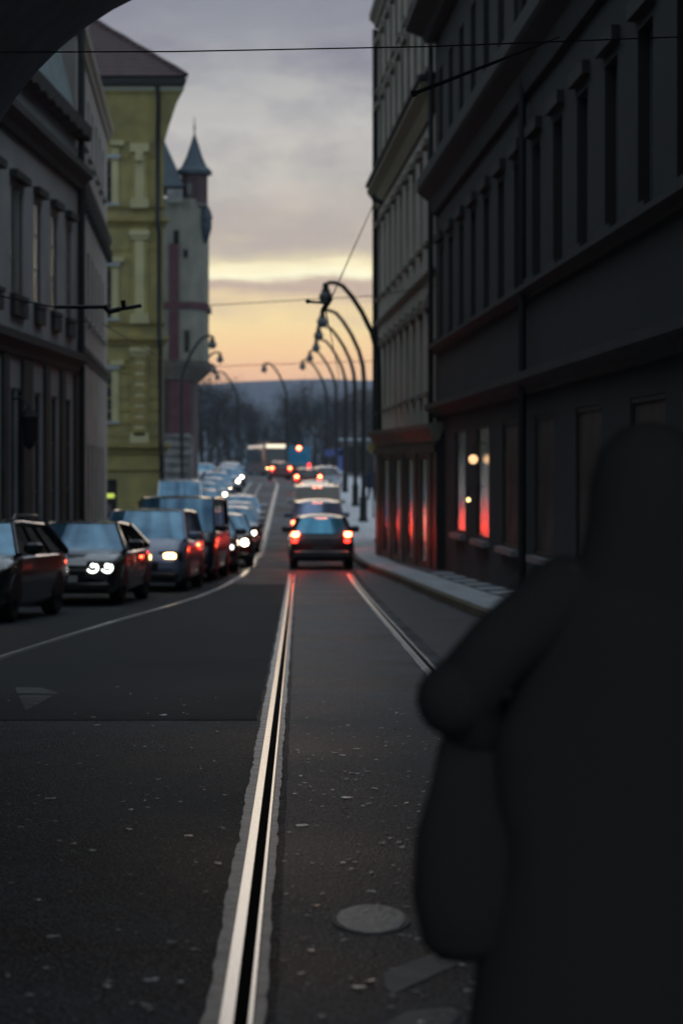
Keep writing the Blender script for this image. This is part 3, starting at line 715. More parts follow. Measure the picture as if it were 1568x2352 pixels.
lab = ['nearest swan neck street lamp leaning out from the ochre grey corner building', 'second swan neck lamp of the right row, standing free on the pale pavement', 'third swan neck lamp of the right row', 'fourth swan neck lamp of the right row', 'fifth swan neck lamp of the right row', 'sixth and farthest lamp of the close right hand row',
       'lone swan neck lamp standing above the tail of the tram', 'swan neck lamp rising left of the tram', 'swan neck lamp standing in front of the stone tower', 'swan neck lamp just clear of the tower corbel', 'farthest swan neck lamp on the left pavement']
base = lamp_proto()
for i, (px, z, rz) in enumerate(LP):
    t = base if i == 0 else copy_tree(base)
    t.location = (WX(px, z), z, GZ(z)+.12); t.rotation_euler = (math.radians(((i*37) % 7-3)*.25), math.radians(((i*53) % 5-2)*.3), rz)
    tag(t, lab[i], 'street lamp', 'swan neck street lamps along the bridge')

# ---------------------------------------------------------------- wires
def wire(pts, r, label, name='overhead_wire', cat='wire', sag=0, n=14):
    b = MB(); out = []
    for a, c in zip(pts, pts[1:]):
        for k in range(n):
            t = k/n; out.append(Vector(a).lerp(Vector(c), t)-Vector((0, 0, sag*4*t*(1-t))))
    out.append(Vector(pts[-1]))
    o = b.tube([p-out[0] for p in out], r, 6).build(name, M_wire, None, 60)
    o.location = out[0]
    return tag(o, label, cat, 'tram wires over the street' if cat == 'wire' else None)
def pp(px, py, z): return (WX(px, z), z, CAMH-(py-HZ)*z/F)
wire([(-3.0, 15.2, pp(-60, 121, 15.2)[2]), pp(400, 118.5, 15.2), pp(985, 107, 15.2), (2.6, 15.2, pp(1700, 78, 15.2)[2])], .0048, 'taut black span wire crossing high in the foreground')
wire([pp(860, 463, 60), pp(757, 693, 38)], .012, 'thick stay wire slanting down from the corner building hook', n=6)
wire([pp(757, 693, 38), pp(748, 712, 41), pp(778, 862, 70), pp(760, 1000, 120)], .010, 'contact wire running on between the lamp posts', n=5)
wire([pp(470, 702, 75), pp(868, 679, 75), pp(1000, 655, 62)], .014, 'span wire crossing the yellow sky at the height of the second lamp', n=5)
wire([pp(395, 845, 110), pp(868, 829, 110)], .018, 'lower span wire crossing just above the hill', n=5)
wire([pp(-40, 672, 26), pp(130, 706, 26)], .009, 'short wire from the grey town house to the steady arm', n=4)
wire([pp(238, 745, 60), pp(395, 838, 110)], .016, 'wire slanting down past the yellow facade', n=4)

def arm(name, tubes, label, knobs=()):
    t = empty(name, tubes[0][0][0], 0, label, 'bracket', 'tram wire fittings')
    o0 = Vector(tubes[0][0][0])
    for nm, (pts, r) in zip(('rod', 'clamp', 'hook', 'strut'), tubes): MB().tube([Vector(p)-o0 for p in pts], r, 8).build(nm, M_black_iron, t, 50)
    for k, r in knobs: MB().ball(Vector(k)-o0, r, 8, 6).build('insulator', M_black_iron, t, 60)
    return t
arm('steady_arm', [([pp(125, 705, 26), pp(242, 705, 26)], .022), ([pp(240, 702, 26), pp(250, 716, 26), pp(276, 710, 26)], .03), ([pp(283, 690, 26), pp(285, 708, 26)], .026), ([pp(276, 710, 26), pp(325, 702, 26)], .022)], 'dark steady arm sticking out in front of the yellow building')
arm('pull_off_arm', [([pp(707, 693, 38), pp(757, 697, 38)], .02), ([pp(757, 688, 38), pp(742, 712, 39)], .045)], 'short pull off arm above the row of lamp globes', [(pp(707, 692, 38), .04)])
arm('bracket_arm', [([pp(950, 215, 13), pp(1118, 150, 13), pp(1285, 85, 13)], [.011, .009, .003]), ([pp(948, 209, 13), pp(952, 222, 13)], .014)], 'long sloping bracket arm against the dark right hand building')
arm('corner_hook', [([pp(856, 456, 60), pp(880, 466, 60)], .06), ([pp(858, 448, 60), pp(862, 466, 60)], .05)], 'small hook on the cornice edge of the corner building')

# ---------------------------------------------------------------- cars
STY = {
 # L, W, H, belt, hull stations (f, ztop, wfac, zbot), cabin: base f0,f1, roof f0,f1, roof width factor
 'sedan': dict(L=4.75, W=1.86, H=1.44, belt=.95, st=[(0,.50,.80,.32),(.012,.66,.88,.22),(.06,.76,.95,.2),(.15,.84,.99,.2),(.28,.95,1,.2),(.5,.97,1,.2),(.8,1.0,1,.2),(.93,1.02,.97,.22),(.985,.97,.92,.26),(1,.6,.86,.36)], cab=(.27,.9,.42,.76), rw=.66),
 'estate': dict(L=4.7, W=1.84, H=1.46, belt=.97, st=[(0,.50,.80,.32),(.012,.66,.88,.22),(.06,.78,.95,.2),(.15,.87,.99,.2),(.27,.97,1,.2),(.5,.99,1,.2),(.8,1.0,1,.2),(.93,1.02,.98,.22),(.985,.98,.95,.26),(1,.62,.9,.36)], cab=(.26,.985,.40,.86), rw=.68),
 'hatch': dict(L=4.1, W=1.74, H=1.46, belt=.97, st=[(0,.52,.80,.32),(.012,.68,.88,.22),(.06,.8,.95,.2),(.14,.9,.99,.2),(.25,1.0,1,.2),(.5,1.0,1,.2),(.8,1.0,1,.2),(.92,1.02,.98,.22),(.98,.99,.96,.26),(1,.7,.92,.34)], cab=(.24,.975,.40,.87), rw=.72),
 'minivan': dict(L=4.5, W=1.84, H=1.68, belt=1.05, st=[(0,.56,.82,.32),(.012,.74,.9,.24),(.05,.86,.96,.2),(.12,.98,.99,.2),(.21,1.08,1,.2),(.5,1.08,1,.2),(.8,1.08,1,.2),(.93,1.08,.98,.22),(.985,1.0,.96,.26),(1,.7,.92,.34)], cab=(.19,.985,.36,.92), rw=.78),
 'van': dict(L=5.0, W=1.92, H=1.97, belt=1.15, st=[(0,.6,.86,.32),(.012,.85,.93,.25),(.05,1.02,.97,.22),(.11,1.15,1,.2),(.18,1.2,1,.2),(.5,1.2,1,.2),(.8,1.2,1,.2),(.95,1.2,.99,.22),(.99,1.15,.98,.26),(1,.8,.96,.34)], cab=(.13,.995,.24,.97), rw=.86),
}
def make_car(style, pm, head=L_white, hstyle='block', tail=M_redlens, brake=None, rails=False, glass=None, plate=True, rear_tint=False):
    s = STY[style]; Lc, W, H, belt = s['L'], s['W'], s['H'], s['belt']; hw = W/2
    t = empty('car')
    Yf = lambda f: -Lc/2+f*Lc
    b = MB(); rings = []
    for f, zt, wf, zb in s['st']:
        w = hw*wf; y = Yf(f)
        half = [(0, zt+.03), (w*.55, zt+.02), (w*.86, zt-.015), (w*.97, zt-.09), (w, zt*.72), (w*1.0, zt*.5+.08), (w*.97, zb+.1), (w*.88, zb), (0, zb)]
        rings.append([(x, y, z) for x, z in half]+[(-x, y, z) for x, z in half[-2:0:-1]])
    b.loft(rings); body = b.build('body', pm, t, 38)
    f0, f1, r0, r1 = s['cab']; wb = hw*.93; wr = hw*s['rw']; zt = H-.07
    zb0 = interp([(f, z) for f, z, _, _ in s['st']], f0)-.02; zb1 = interp([(f, z) for f, z, _, _ in s['st']], f1)-.03
    BF = (wb, Yf(f0), zb0); BR = (wb*.96, Yf(f1), zb1); TF = (wr, Yf(r0), zt); TR = (wr*.97, Yf(r1), zt-.03)
    mir = lambda p: (-p[0], p[1], p[2])
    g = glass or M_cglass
    e = .012
    # curved windshield / rear window
    def curved(nm, Bt, Tp, m, sgn):
        bb = MB(); rows = []
        for j in range(5):
            v = j/4; row = []
            for i in range(9):
                q = i/8*2-1; w = Bt[0]+(Tp[0]-Bt[0])*v
                row.append((q*w*.965, Bt[1]+(Tp[1]-Bt[1])*v+sgn*.10*(1-q*q)+sgn*.02, Bt[2]+(Tp[2]-Bt[2])*v))
            rows.append(row)
        bb.loft(rows, closed=False, caps=False); return bb.build(nm, m, t, 80)
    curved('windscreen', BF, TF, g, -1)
    curved('rear_window', BR, TR, M_cglass_d if not rear_tint else g, 1)
    for sg in (1, -1):
        q = lambda p, dx=0: ((p[0]+dx)*sg, p[1], p[2])
        bb = MB(); bb.quad(q(BF), q(BR), q(TR), q(TF)); bb.build('side_window', M_cglass_d, t)
        # pillars as body parts
        for a_, c_, r_ in ((BF, TF, .035), (BR, TR, .07)): MB().tube([q(a_), q(c_)], r_, 6).build('pillar', pm, t, 60)
        for k in ((.36, .66) if Lc > 4.2 else (.5,)):
            a = Vector(q(BF)).lerp(Vector(q(BR)), k); c = Vector(q(TF)).lerp(Vector(q(TR)), (k-.1)*1.05); MB().tube([a, c], .028, 5).build('pillar', pm, t, 60)
    # roof
    bb = MB(); rows = []
    for j in range(8):
        v = j/7; row = []
        for i in range(11):
            qx = i/10*2-1
            w = wr*(1.0+.01)*(1-.06*abs(v-.5)); z = zt-.03*v+.075*(1-(2*v-1)**4)*(1-abs(qx)**3)+.012
            row.append((qx*w, Yf(r0)+(Yf(r1)-Yf(r0))*v+(-.08 if j == 0 else .05 if j == 7 else 0)*(1-qx*qx), z))
        rows.append(row)
    bb.loft(rows, closed=False, caps=False)
    bb.tube([(wr, Yf(r0), zt), (wr*1.01, 0, zt+.01), (wr*.98, Yf(r1), zt-.03)], .04, 6).tube([(-wr, Yf(r0), zt), (-wr*1.01, 0, zt+.01), (-wr*.98, Yf(r1), zt-.03)], .04, 6)
    bb.build('roof', pm, t, 60)
    if rails:
        for sg in (1, -1): MB().tube([(sg*wr*.92, Yf(r0)+.25, zt+.05), (sg*wr*.92, Yf(r0)+.4, zt+.13), (sg*wr*.92, Yf(r1)-.35, zt+.12), (sg*wr*.92, Yf(r1)-.15, zt+.03)], .022, 6).build('roof_rail', M_rim, t, 50)
    # wheels
    for fy in (.185, .80):
        for sg in (1, -1):
            y = Yf(fy)
            w = empty('wheel', (sg*(hw-.13), y, .325)); w.parent = t
            MB().lathe([(.20, -.10), (.30, -.11), (.325, -.07), (.325, .07), (.30, .11), (.20, .10)], n=20, axis='x').build('tyre', M_tyre, w, 40)
            MB().lathe([(.03, sg*.09), (.19, sg*.075), (.215, sg*.105), (.215, -sg*.05), (.05, -sg*.05)], n=10, axis='x').build('rim', M_rim, w, 30)
            MB().loft([[(sg*(hw+.004-.10*k), y+.37*math.cos(a*math.pi/8), .31+.37*math.sin(a*math.pi/8)) for a in range(9)] for k in (0, 1)]).build('wheel_arch', M_blackpl, t)
    # fronts
    zl = .66 if style in ('sedan', 'estate', 'hatch') else (.72 if style == 'minivan' else .86)
    for sg in (1, -1):
        x = sg*hw*.68; y = Yf(.012)
        if hstyle == 'led':
            h = MB()
            for dx in (-.13, .11):
                pts = [(x+dx+.085*math.cos(a), y-.035+abs(dx+.1)*.12, zl-.02+.075*math.sin(a)) for a in [math.radians(d) for d in range(200, 430, 23)]]
                h.tube(pts, .019, 6); h.lathe([(.001, -.02), (.05, 0), (.001, .03)], (x+dx, y-.02+.02, zl+.01), 8, 'y')
            h.build('headlight', head, t)
        elif hstyle == 'round':
            MB().lathe([(.001, -.06), (.08, -.045), (.11, 0), (.10, .08)], (x, y+.02, zl), 12, 'y').build('headlight', head, t, 60)
        else:
            MB().rbox(x-.13, x+.13, y-.03, y+.1, zl-.07, zl+.065, .03).build('headlight', head, t)
        MB().rbox(x-.25, x+.25, y-.002+.0, y+.12, zl-.1, zl+.095, .04).build('headlight_housing', M_blackpl, t)
        # mirrors
        MB().rbox(sg*(hw*.93) if sg > 0 else -hw*.93-.26, hw*.93+.26 if sg > 0 else -hw*.93, Yf(f0)+.35, Yf(f0)+.52, belt-.02, belt+.15, .04).build('wing_mirror', pm, t)
        # tail lamps
        zt2 = .88 if style != 'van' else 1.0
        xt = sg*hw*.80
        MB().rbox(xt-.09, xt+.09, Yf(1)-.08, Yf(1)+.02, zt2, zt2+.12, .03).build('tail_light', brake or tail, t)
        MB().rbox(xt-.06, xt+.10, Yf(1)-.08, Yf(1)+.015, zt2-.17, zt2-.06, .03).build('tail_light', tail, t)
    MB().rbox(-hw*.45, hw*.45, Yf(0)-.02, Yf(.02), .42, .62, .03).build('grille', M_blackpl, t)
    MB().rbox(-hw*.86, hw*.86, Yf(0)-.05, Yf(.03), .24, .40, .04).build('bumper', M_blackpl, t)
    MB().rbox(-hw*.9, hw*.9, Yf(.98), Yf(1)+.06, .3, .52, .05).build('bumper', pm, t)
    if plate:
        MB().box(-.26, .26, Yf(0)-.065, Yf(0)-.052, .40, .51).build('number_plate', M_plate, t); MB().box(-.26, .26, Yf(1)+.062, Yf(1)+.07, .5, .61).build('number_plate', mat('plate_unlit', (.12, .12, .12), .6), t)
    if brake:
        MB().rbox(-.17, .17, Yf(r1)+.02, Yf(r1)+.12, zt-.075, zt-.025, .015).build('third_brake_light', L_brakew, t)
    return t
def place(t, x, z, direction=0, label='', group='cars queueing towards the camera', name='car', cat='car'):
    """x,z of centre; direction: dX/dz of heading line; faces the camera unless flipped"""
    t.location = (x, z, GZ(z)+.004)
    e = t.rotation_euler
    return t
def put(t, x, z, head, flip, label, group, cat='car', name=None):
    # head: plan angle (radians) of the car's long axis from +Y, positive leaning to +X
    sl = math.atan(slope(z))
    R = Matrix.Rotation(-head + (math.pi if flip else 0), 4, 'Z')
    P = Matrix.Rotation(sl, 4, 'X')
    t.rotation_mode = 'XYZ'
    t.rotation_euler = (P @ R).to_euler()
    t.location = (x, z, GZ(z)+.006)
    if name: t.name = name
    return tag(t, label, cat, group)
GL, GR = 'oncoming cars queueing on the left', 'vehicles queueing ahead in the right lane'
black = paint('black', (.008, .009, .011)); navy = paint('navy', (.012, .02, .035)); slate = paint('slate_blue', (.20, .23, .34)); silver = paint('silver', (.50, .55, .62), .3, .6); darkred = paint('dark_red', (.10, .012, .015)); white = paint('white', (.5, .52, .54), .35, 0); blue = paint('blue', (.04, .09, .2)); graphite = paint('graphite', (.035, .038, .042))
def corner(xl, z, head, W): return xl - W/2*math.cos(head)
# near oncoming queue: front-left corner (image right) at (X, z)
put(make_car('estate', black, L_warm, 'block', rails=True), -4.44-.92, 35.7, .095, False, 'black estate with roof rails cut by the left edge of the picture', GL)
put(make_car('sedan', black, L_cool, 'led'), -3.62-.92, 42.9, .055, False, 'black saloon with curled white daytime running lights', GL)
put(make_car('minivan', slate, L_warm, 'block'), -3.02-.92, 50.3, .045, False, 'slate blue people carrier with a warm rectangular headlight', GL)
put(make_car('van', navy, M_glass, 'block', tail=L_red), -2.80-.96, 57.6, .03, False, 'tall navy van standing out above the people carrier', GL, 'van', 'van')
put(make_car('hatch', black, L_cool, 'block'), WX(524, 61.5)-.59-.12, 63.6, -.06, False, 'small black car with white headlights half hidden behind the navy van', GL)
put(make_car('hatch', darkred, L_white, 'round'), WX(561, 66)-.59-.12, 68.2, -.06, False, 'dark red hatchback tucked behind the small black car', GL)
H3 = [make_car('hatch', silver, L_white, 'round'), make_car('sedan', white, L_white, 'round'), make_car('estate', blue, L_white, 'round')]
seq = [(582, 1234, 77.5, 0, 'silver hatchback behind the dark red one'), (586, 1212, 84.5, 1, 'pale saloon in the middle of the bend'), (590, 1189, 93, 0, 'silver hatchback leading the upper part of the queue'),
       (504, 1145, 113.5, 1, 'pale saloon nearest the tower side of the upper queue'), (517, 1134, 121, 0, 'silver hatchback just behind that pale saloon'), (529, 1117, 134, 2, 'blue estate in the middle of the upper queue'), (547, 1104, 146, 0, 'silver hatchback high in the upper queue'), (555, 1090, 158, 2, 'blue estate at the back of the upper queue'), (494, 1084, 166, 1, 'pale saloon in the outer lane with both headlights showing'), (552, 1080, 175, 0, 'silver hatchback farthest up by the tram')]
usedc = set()
for px, py, z, k, lb_ in seq:
    t = H3[k] if k not in usedc else copy_tree(H3[k]); usedc.add(k)
    c = H3[k]; W_ = (1.74, 1.86, 1.84)[k]
    hd_ = -.11 if z > 100 else -.09
    put(t, WX(px, z)-W_*.34+hd_*2.2, z+2.2, hd_, False, lb_, GL)
# right lane, seen from behind
bh = make_car('hatch', graphite, M_glass, 'block', tail=L_red, brake=L_brake, glass=mat('teal_glass', (.10, .42, .62), .12, .5, spec=1.0), rear_tint=True)  # teal colour of the rear window paints in a sky reflection
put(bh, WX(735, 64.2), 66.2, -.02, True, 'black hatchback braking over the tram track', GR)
sv = make_car('minivan', slate, M_glass, 'block', tail=L_red, brake=L_brake, glass=mat('blue_glass', (.30, .40, .62), .15, .5, spec=1.0), rear_tint=True)  # blue glass colour imitates the sky mirrored in the window
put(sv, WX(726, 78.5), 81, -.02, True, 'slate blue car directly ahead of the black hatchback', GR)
vv = make_car('van', paint('grey_white', (.50, .51, .50), .45, 0), M_glass, 'block', tail=L_red, brake=L_brake, glass=mat('pale_grey_glass', (.52, .53, .49), .5), rear_tint=True)  # even pale grey base for the rear window
put(vv, WX(725, 90.5), 93.5, -.02, True, 'pale grey van with a wide pale rear window', GR, 'van', 'van')
lc = make_car('sedan', silver, M_glass, 'block', tail=L_red)
put(lc, WX(722, 117), 119, -.02, True, 'light silver car ahead of the pale van', GR)
rc = make_car('hatch', darkred, M_glass, 'block', tail=L_red, brake=L_brake)
put(rc, WX(705, 146), 148, -.04, True, 'dark red car with glowing tail lights beneath the blue bus', GR)
pc = make_car('estate', silver, M_glass, 'block')
put(pc, WX(748, 150), 153, -.04, True, 'silver estate beside the far right kerb', GR)
rc2 = copy_tree(rc)
put(rc2, WX(640, 186), 189, -.08, True, 'dark red car braking under the tail of the tram', GR)
# white van and parked cars on the left, before the tower
wv_ = make_car('van', paint('clean_white', (.75, .8, .85), .4, 0), M_glass, 'block')
put(wv_, WX(404, 98), 100.5, -.06, False, 'white van parked before the yellow building', 'vehicles parked on the left pavement', 'van', 'van')
bcar = copy_tree(H3[2]); put(bcar, WX(452, 100), 104, -.06, False, 'blue estate parked beside the white van', 'vehicles parked on the left pavement')

# ---------------------------------------------------------------- tram and bus
def big_vehicle(name, W, H, Lc, mbody, mlow, label, cat, rear, lamps_f):
    t = empty(name, (0, 0, 0), 0, label, cat)
    secs = []
    for y, k in ((-Lc/2, .86), (-Lc/2+.25, .97), (-Lc/2+.8, 1), (Lc/2-.5, 1), (Lc/2, .95)):
        w = W/2*k; secs.append([(-w, y, .35), (w, y, .35), (w, y, 1.15), (w, y, H-.35), (w*.9, y, H-.08), (w*.6, y, H), (-w*.6, y, H), (-w*.9, y, H-.08), (-w, y, H-.35), (-w, y, 1.15)])
    MB().loft(secs).build('body', mbody, t, 35)
    MB().rbox(-W/2-.01, W/2+.01, -Lc/2-.03, Lc/2+.01, .3, 1.05, .08).build('lower_panel', mlow, t)
    e = Lc/2+.012
    MB().rbox(-W*.40, W*.40, -e-.03, -e+.25, 1.2, H-.55, .06).build('windscreen', M_cglass_d, t)
    MB().rbox(-W*.40, W*.40, e-.3, e+.02, 1.35, H-.5, .06).build('rear_window', mat('bus_blue_glass', (.0, .20, .38), .4), t)
    for sg in (1, -1):
        for k in range(int(Lc/1.6)):
            y = -Lc/2+.9+k*1.6
            MB().box(sg*W/2-.012 if sg > 0 else -W/2-.014, W/2+.014 if sg > 0 else -W/2+.012, y, y+1.35, 1.3, H-.65).build('side_window', M_cglass_d, t)
        x = sg*W*.34
        MB().rbox(x-.16, x+.16, -Lc/2-.06, -Lc/2+.1, .65, .88, .04).build('headlight', lamps_f, t)
        MB().rbox(sg*W*.42-.1, sg*W*.42+.1, Lc/2-.1, Lc/2+.04, .8, 1.2, .03).build('tail_light', L_red, t)
        for y in (-Lc/2+2, Lc/2-2.4):
            MB().lathe([(.1, -.12), (.42, -.12), (.42, .12), (.1, .12)], (sg*(W/2-.15), y, .44), 14, 'x').build('wheel', M_tyre, t)
    return t
tram = big_vehicle('tram', 2.45, 3.25, 13.5, paint('tram_red', (.12, .012, .012)), paint('tram_cream', (.16, .06, .04)), 'dark red tram with a bright roof strip turning across the bridge', 'tram', False, L_warm)
MB().rbox(-1.0, 1.0, -6.84, -6.6, 2.72, 3.05, .05).build('destination_sign', lamp('sign', (1, .86, .62), 1.3), tram)
MB().box(1.235, 1.25, -6.2, 6.0, 2.78, 3.0).box(-1.25, -1.235, -6.2, 6.0, 2.78, 3.0).build('bright_roof_strip', lamp('roofstrip', (.75, .62, .52), .8), tram)  # pale emissive strips along both roof edges
MB().rbox(-.8, .8, -2.5, 2.5, 3.23, 3.5, .08).build('roof_equipment', M_black_iron, tram)
tram.location = (WX(612, 240), 243, GZ(240)+.02); tram.rotation_euler = (0, 0, math.radians(9))
bus = big_vehicle('bus', 2.5, 3.0, 11.0, paint('bus_blue', (.0, .20, .36), .4, 0), M_blackpl, 'blue bus seen from behind with one red lamp high up', 'bus', True, M_glass)
MB().rbox(-.16, .16, 5.45, 5.58, 2.65, 2.9, .05).build('third_brake_light', L_brake, bus)
bus.location = (WX(684, 246), 252, GZ(250)+.02); bus.rotation_euler = (0, 0, math.radians(-1))
# bus shows its rear (+Y) : turn it round
bus.rotation_euler = (0, 0, math.radians(180+1)); 

# ---------------------------------------------------------------- signs, shelter
sg = empty('priority_sign', (WX(857, 106), 106, GZ(106)+.12), 0, 'dull yellow diamond road sign on a post by the corner building', 'road sign')
MB().tube([(0, .03, 0), (0, .03, 3.9)], .035, 8).build('post', M_black_iron, sg)
MB().add([(0, 0, 2.75), (.36, 0, 3.11), (0, 0, 3.47), (-.36, 0, 3.11), (0, .02, 2.75), (.36, .02, 3.11), (0, .02, 3.47), (-.36, .02, 3.11)], [(0,1,2,3),(7,6,5,4),(0,4,5,1),(1,5,6,2),(2,6,7,3),(3,7,4,0)]).build('panel', mat('sign_white', (.18, .17, .12), .5), sg)
MB().add([(0, -.004, 2.87), (.24, -.004, 3.11), (0, -.004, 3.35), (-.24, -.004, 3.11)], [(0,1,2,3)]).build('yellow_face', mat('sign_yellow', (.17, .12, .02), .5), sg)
bs = empty('blue_sign', (WX(781, 165), 165, GZ(165)+.1), 0, 'tall narrow blue sign on the far right pavement', 'sign')
MB().rbox(-.12, .14, -.05, .05, .6, 2.35, .03).build('panel', mat('sign_blue', (.12, .16, .5), .5), bs)
MB().rbox(-1.05, .14, -.05, .05, 1.85, 2.3, .03).build('side_panel', mat('sign_blue2', (.10, .14, .4), .5), bs)
MB().tube([(0, .08, 0), (0, .08, 2.4)], .04, 6).tube([(-.95, .08, 0), (-.95, .08, 2.3)], .04, 6).build('post', M_black_iron, bs)
sh = empty('tram_stop_shelter', (WX(818, 200), 200, GZ(200)+.1), 0, 'tram stop shelter with pale roof edge among the right lamp posts', 'shelter')
MB().rbox(-1.45, 1.5, -.7, .8, 3.0, 3.22, .05).build('roof', mat('shelter_pale', (.36, .44, .48), .5), sh)
for x in (-1.3, 0, 1.35): MB().tube([(x, .6, 0), (x, .6, 3)], .05, 6).build('post', M_black_iron, sh)
MB().box(-1.3, 1.35, .6, .63, .4, 2.6).build('back_panel', M_cglass_d, sh)
MB().box(-1.1, 1.1, .2, .5, .42, .48).build('bench', M_blackpl, sh)
# lit green sign and ring sign at the gate of the yellow building
gs = empty('lit_sign', (WX(250, 104), 104, 0), 0, 'small glowing yellow green sign in front of the dark gate', 'sign')
MB().rbox(-.24, .24, -.05, .05, .22, .40, .03).build('panel', lamp('green_sign', (.62, .72, .12), .9), gs)
MB().tube([(0, .02, .22), (0, .02, GZ(104)+.1)], .03, 6).build('post', M_black_iron, gs)
rs = empty('round_sign', (WX(242, 92), 92, 0), 0, 'grey ring shaped road sign above the black saloon', 'road sign')
MB().lathe([(.14, -.01), (.23, -.01), (.23, .02), (.14, .02)], (0, 0, CAMH-(1169-HZ)*92/F), 20, 'y').build('ring', mat('ring_grey', (.25, .25, .27), .5), rs)
MB().lathe([(.001, .003), (.139, .003), (.139, .015), (.001, .015)], (0, 0, CAMH-(1169-HZ)*92/F), 16, 'y').build('disc', M_blackpl, rs)
MB().tube([(0, .04, -.1), (0, .04, GZ(92)+.1)], .03, 6).build('post', M_black_iron, rs)

# ---------------------------------------------------------------- people
def skin_chain(name, joints, edges, m, parent, sub=2):
    me = bpy.data.meshes.new(name); me.from_pydata([j[0] for j in joints], edges, []); me.materials.append(m)
    o = bpy.data.objects.new(name, me); COL.objects.link(o); o.parent = parent
    sk = o.modifiers.new('skin', 'SKIN'); sk.use_smooth_shade = True
    for i, j in enumerate(joints):
        r = j[1]; me.skin_vertices[0].data[i].radius = (r, r) if not isinstance(r, tuple) else r
    me.skin_vertices[0].data[0].use_root = True
    ss = o.modifiers.new('sub', 'SUBSURF'); ss.levels = sub; ss.render_levels = sub
    return o
def person(loc, rz, H, coat, label, group, hem=.58, elbow=True):
    t = empty('person', loc, rz, label, 'person', group)
    k = H/1.7
    SK = mat('skin', (.30, .19, .14), .6); HR = mat('hair', (.012, .010, .009), .7); TR = mat('trousers', (.012, .012, .014), .9); BT = mat('boots', (.01, .01, .01), .6)
    V = lambda x, y, z: (x*k, y*k, z*k)
    # joints: facing +Y (walking away from the viewer)
    ex = .425 if elbow else .27
    J = [(V(0,0,.93), .13*k), (V(0,0,1.12), .125*k), (V(0,.01,1.33), .14*k), (V(0,.0,1.44), .075*k), (V(0,.01,1.50), .052*k), (V(0,.02,1.56), .078*k), (V(0,.02,1.635), .085*k),
         (V(.17,0,1.39), .06*k), (V(-.17,0,1.39), .06*k), (V(-ex,-.02,1.17), .05*k), (V(-.25,.16,.98), .04*k), (V(.33,-.05,1.13), .05*k), (V(.28,.14,.99), .04*k),
         (V(.10,0,.88), .095*k), (V(-.10,0,.88), .095*k), (V(.11,.12,.50), .062*k), (V(.11,.02,.10), .04*k), (V(-.11,-.02,.50), .062*k), (V(-.12,-.22,.14), .04*k), (V(.11,.16,.05), .035*k), (V(-.12,-.10,.05), .035*k)]
    E = [(0,1),(1,2),(2,3),(3,4),(4,5),(5,6),(2,7),(2,8),(8,9),(9,10),(7,11),(11,12),(0,13),(0,14),(13,15),(15,16),(14,17),(17,18),(16,19),(18,20)]
    skin_chain('body', J, E, SK, t)
    # face: nose, ears, eyes, mouth on the head
    MB().ball(V(0,.125,1.60), .018*k, 8, 6).build('nose', SK, t, 80)
    for s in (1, -1):
        MB().ball(V(s*.088,.02,1.60), .025*k, 8, 6).build('ear', SK, t, 80)
        MB().ball(V(s*.032,.098,1.625), .012*k, 8, 6).build('eye', mat('eye', (.3, .3, .3), .2), t, 80)
    MB().rbox(-.025*k, .025*k, .095*k, .108*k, 1.548*k, 1.558*k, .003).build('mouth', mat('lips', (.25, .09, .08), .5), t)
    # hands
    for s, (hx, hy, hz) in ((-1, (-.235, .20, .95)), (1, (.265, .18, .96))):
        hb = MB(); hb.rbox((hx-.04)*k, (hx+.04)*k, (hy-.02)*k, (hy+.07)*k, (hz-.015)*k, (hz+.02)*k, .01)
        for f in range(4):
            x = hx-.03+.02*f; l = (.065, .075, .07, .055)[f]
            hb.tube([V(x, hy+.07, hz), V(x, hy+.07+l*.5, hz-.008), V(x, hy+.07+l*.8, hz-.03)], [.009*k, .008*k, .007*k], 6)
        hb.tube([V(hx-s*.04, hy, hz), V(hx-s*.06, hy+.03, hz-.008), V(hx-s*.055, hy+.06, hz-.015)], [.011*k, .009*k, .008*k], 6)
        hb.build('hand', SK, t, 60)
    # coat: lofted torso
    c = MB(); rings = []; r_ = random.Random(2)
    for z, rx, ry, ox, oy in ((hem/k, .37, .20, -.02, 0), (hem/k+.05, .37, .20, -.02, 0), (.66, .35, .185, -.012, 0), (.85, .32, .175, 0, 0), (.97, .34, .165, 0, 0), (1.1, .33, .155, 0, 0), (1.25, .265, .15, 0, .0), (1.36, .235, .14, 0, 0), (1.42, .19, .12, 0, 0), (1.46, .11, .10, 0, 0), (1.49, .085, .09, 0, .01)):
        rings.append([V(ox+rx*math.cos(a)*(1+.03*math.sin(5*a+z*9)), oy+ry*math.sin(a)*(1+.03*math.sin(4*a+z*7)), z) for a in [i*math.tau/28 for i in range(28)]])
    c.loft(rings); c.build('coat', coat, t, 60)
    for s, el, wr in ((-1, (-ex, -.02, 1.17), (-.255, .155, .985)), (1, (.335, -.05, 1.13), (.28, .135, .995))):
        c = MB(); sh_ = (s*.185, 0, 1.385)
        pts = [sh_, tuple(sh_[i]*.5+el[i]*.5 for i in range(3)), el, tuple(el[i]*.5+wr[i]*.5 for i in range(3)), wr]
        pts[1] = (pts[1][0]+s*.015, pts[1][1], pts[1][2])
        c.tube([V(*p) for p in pts], [.085*k, .08*k, .082*k, .068*k, .06*k], 12).ball(V(*el), .082*k, 12, 8).ball(V(*sh_), .085*k, 12, 8)
        c.build('sleeve', coat, t, 80)
    MB().lathe([(.10*k, 1.43*k), (.115*k, 1.46*k), (.11*k, 1.51*k), (.095*k, 1.53*k)], n=16).build('collar', coat, t, 60)
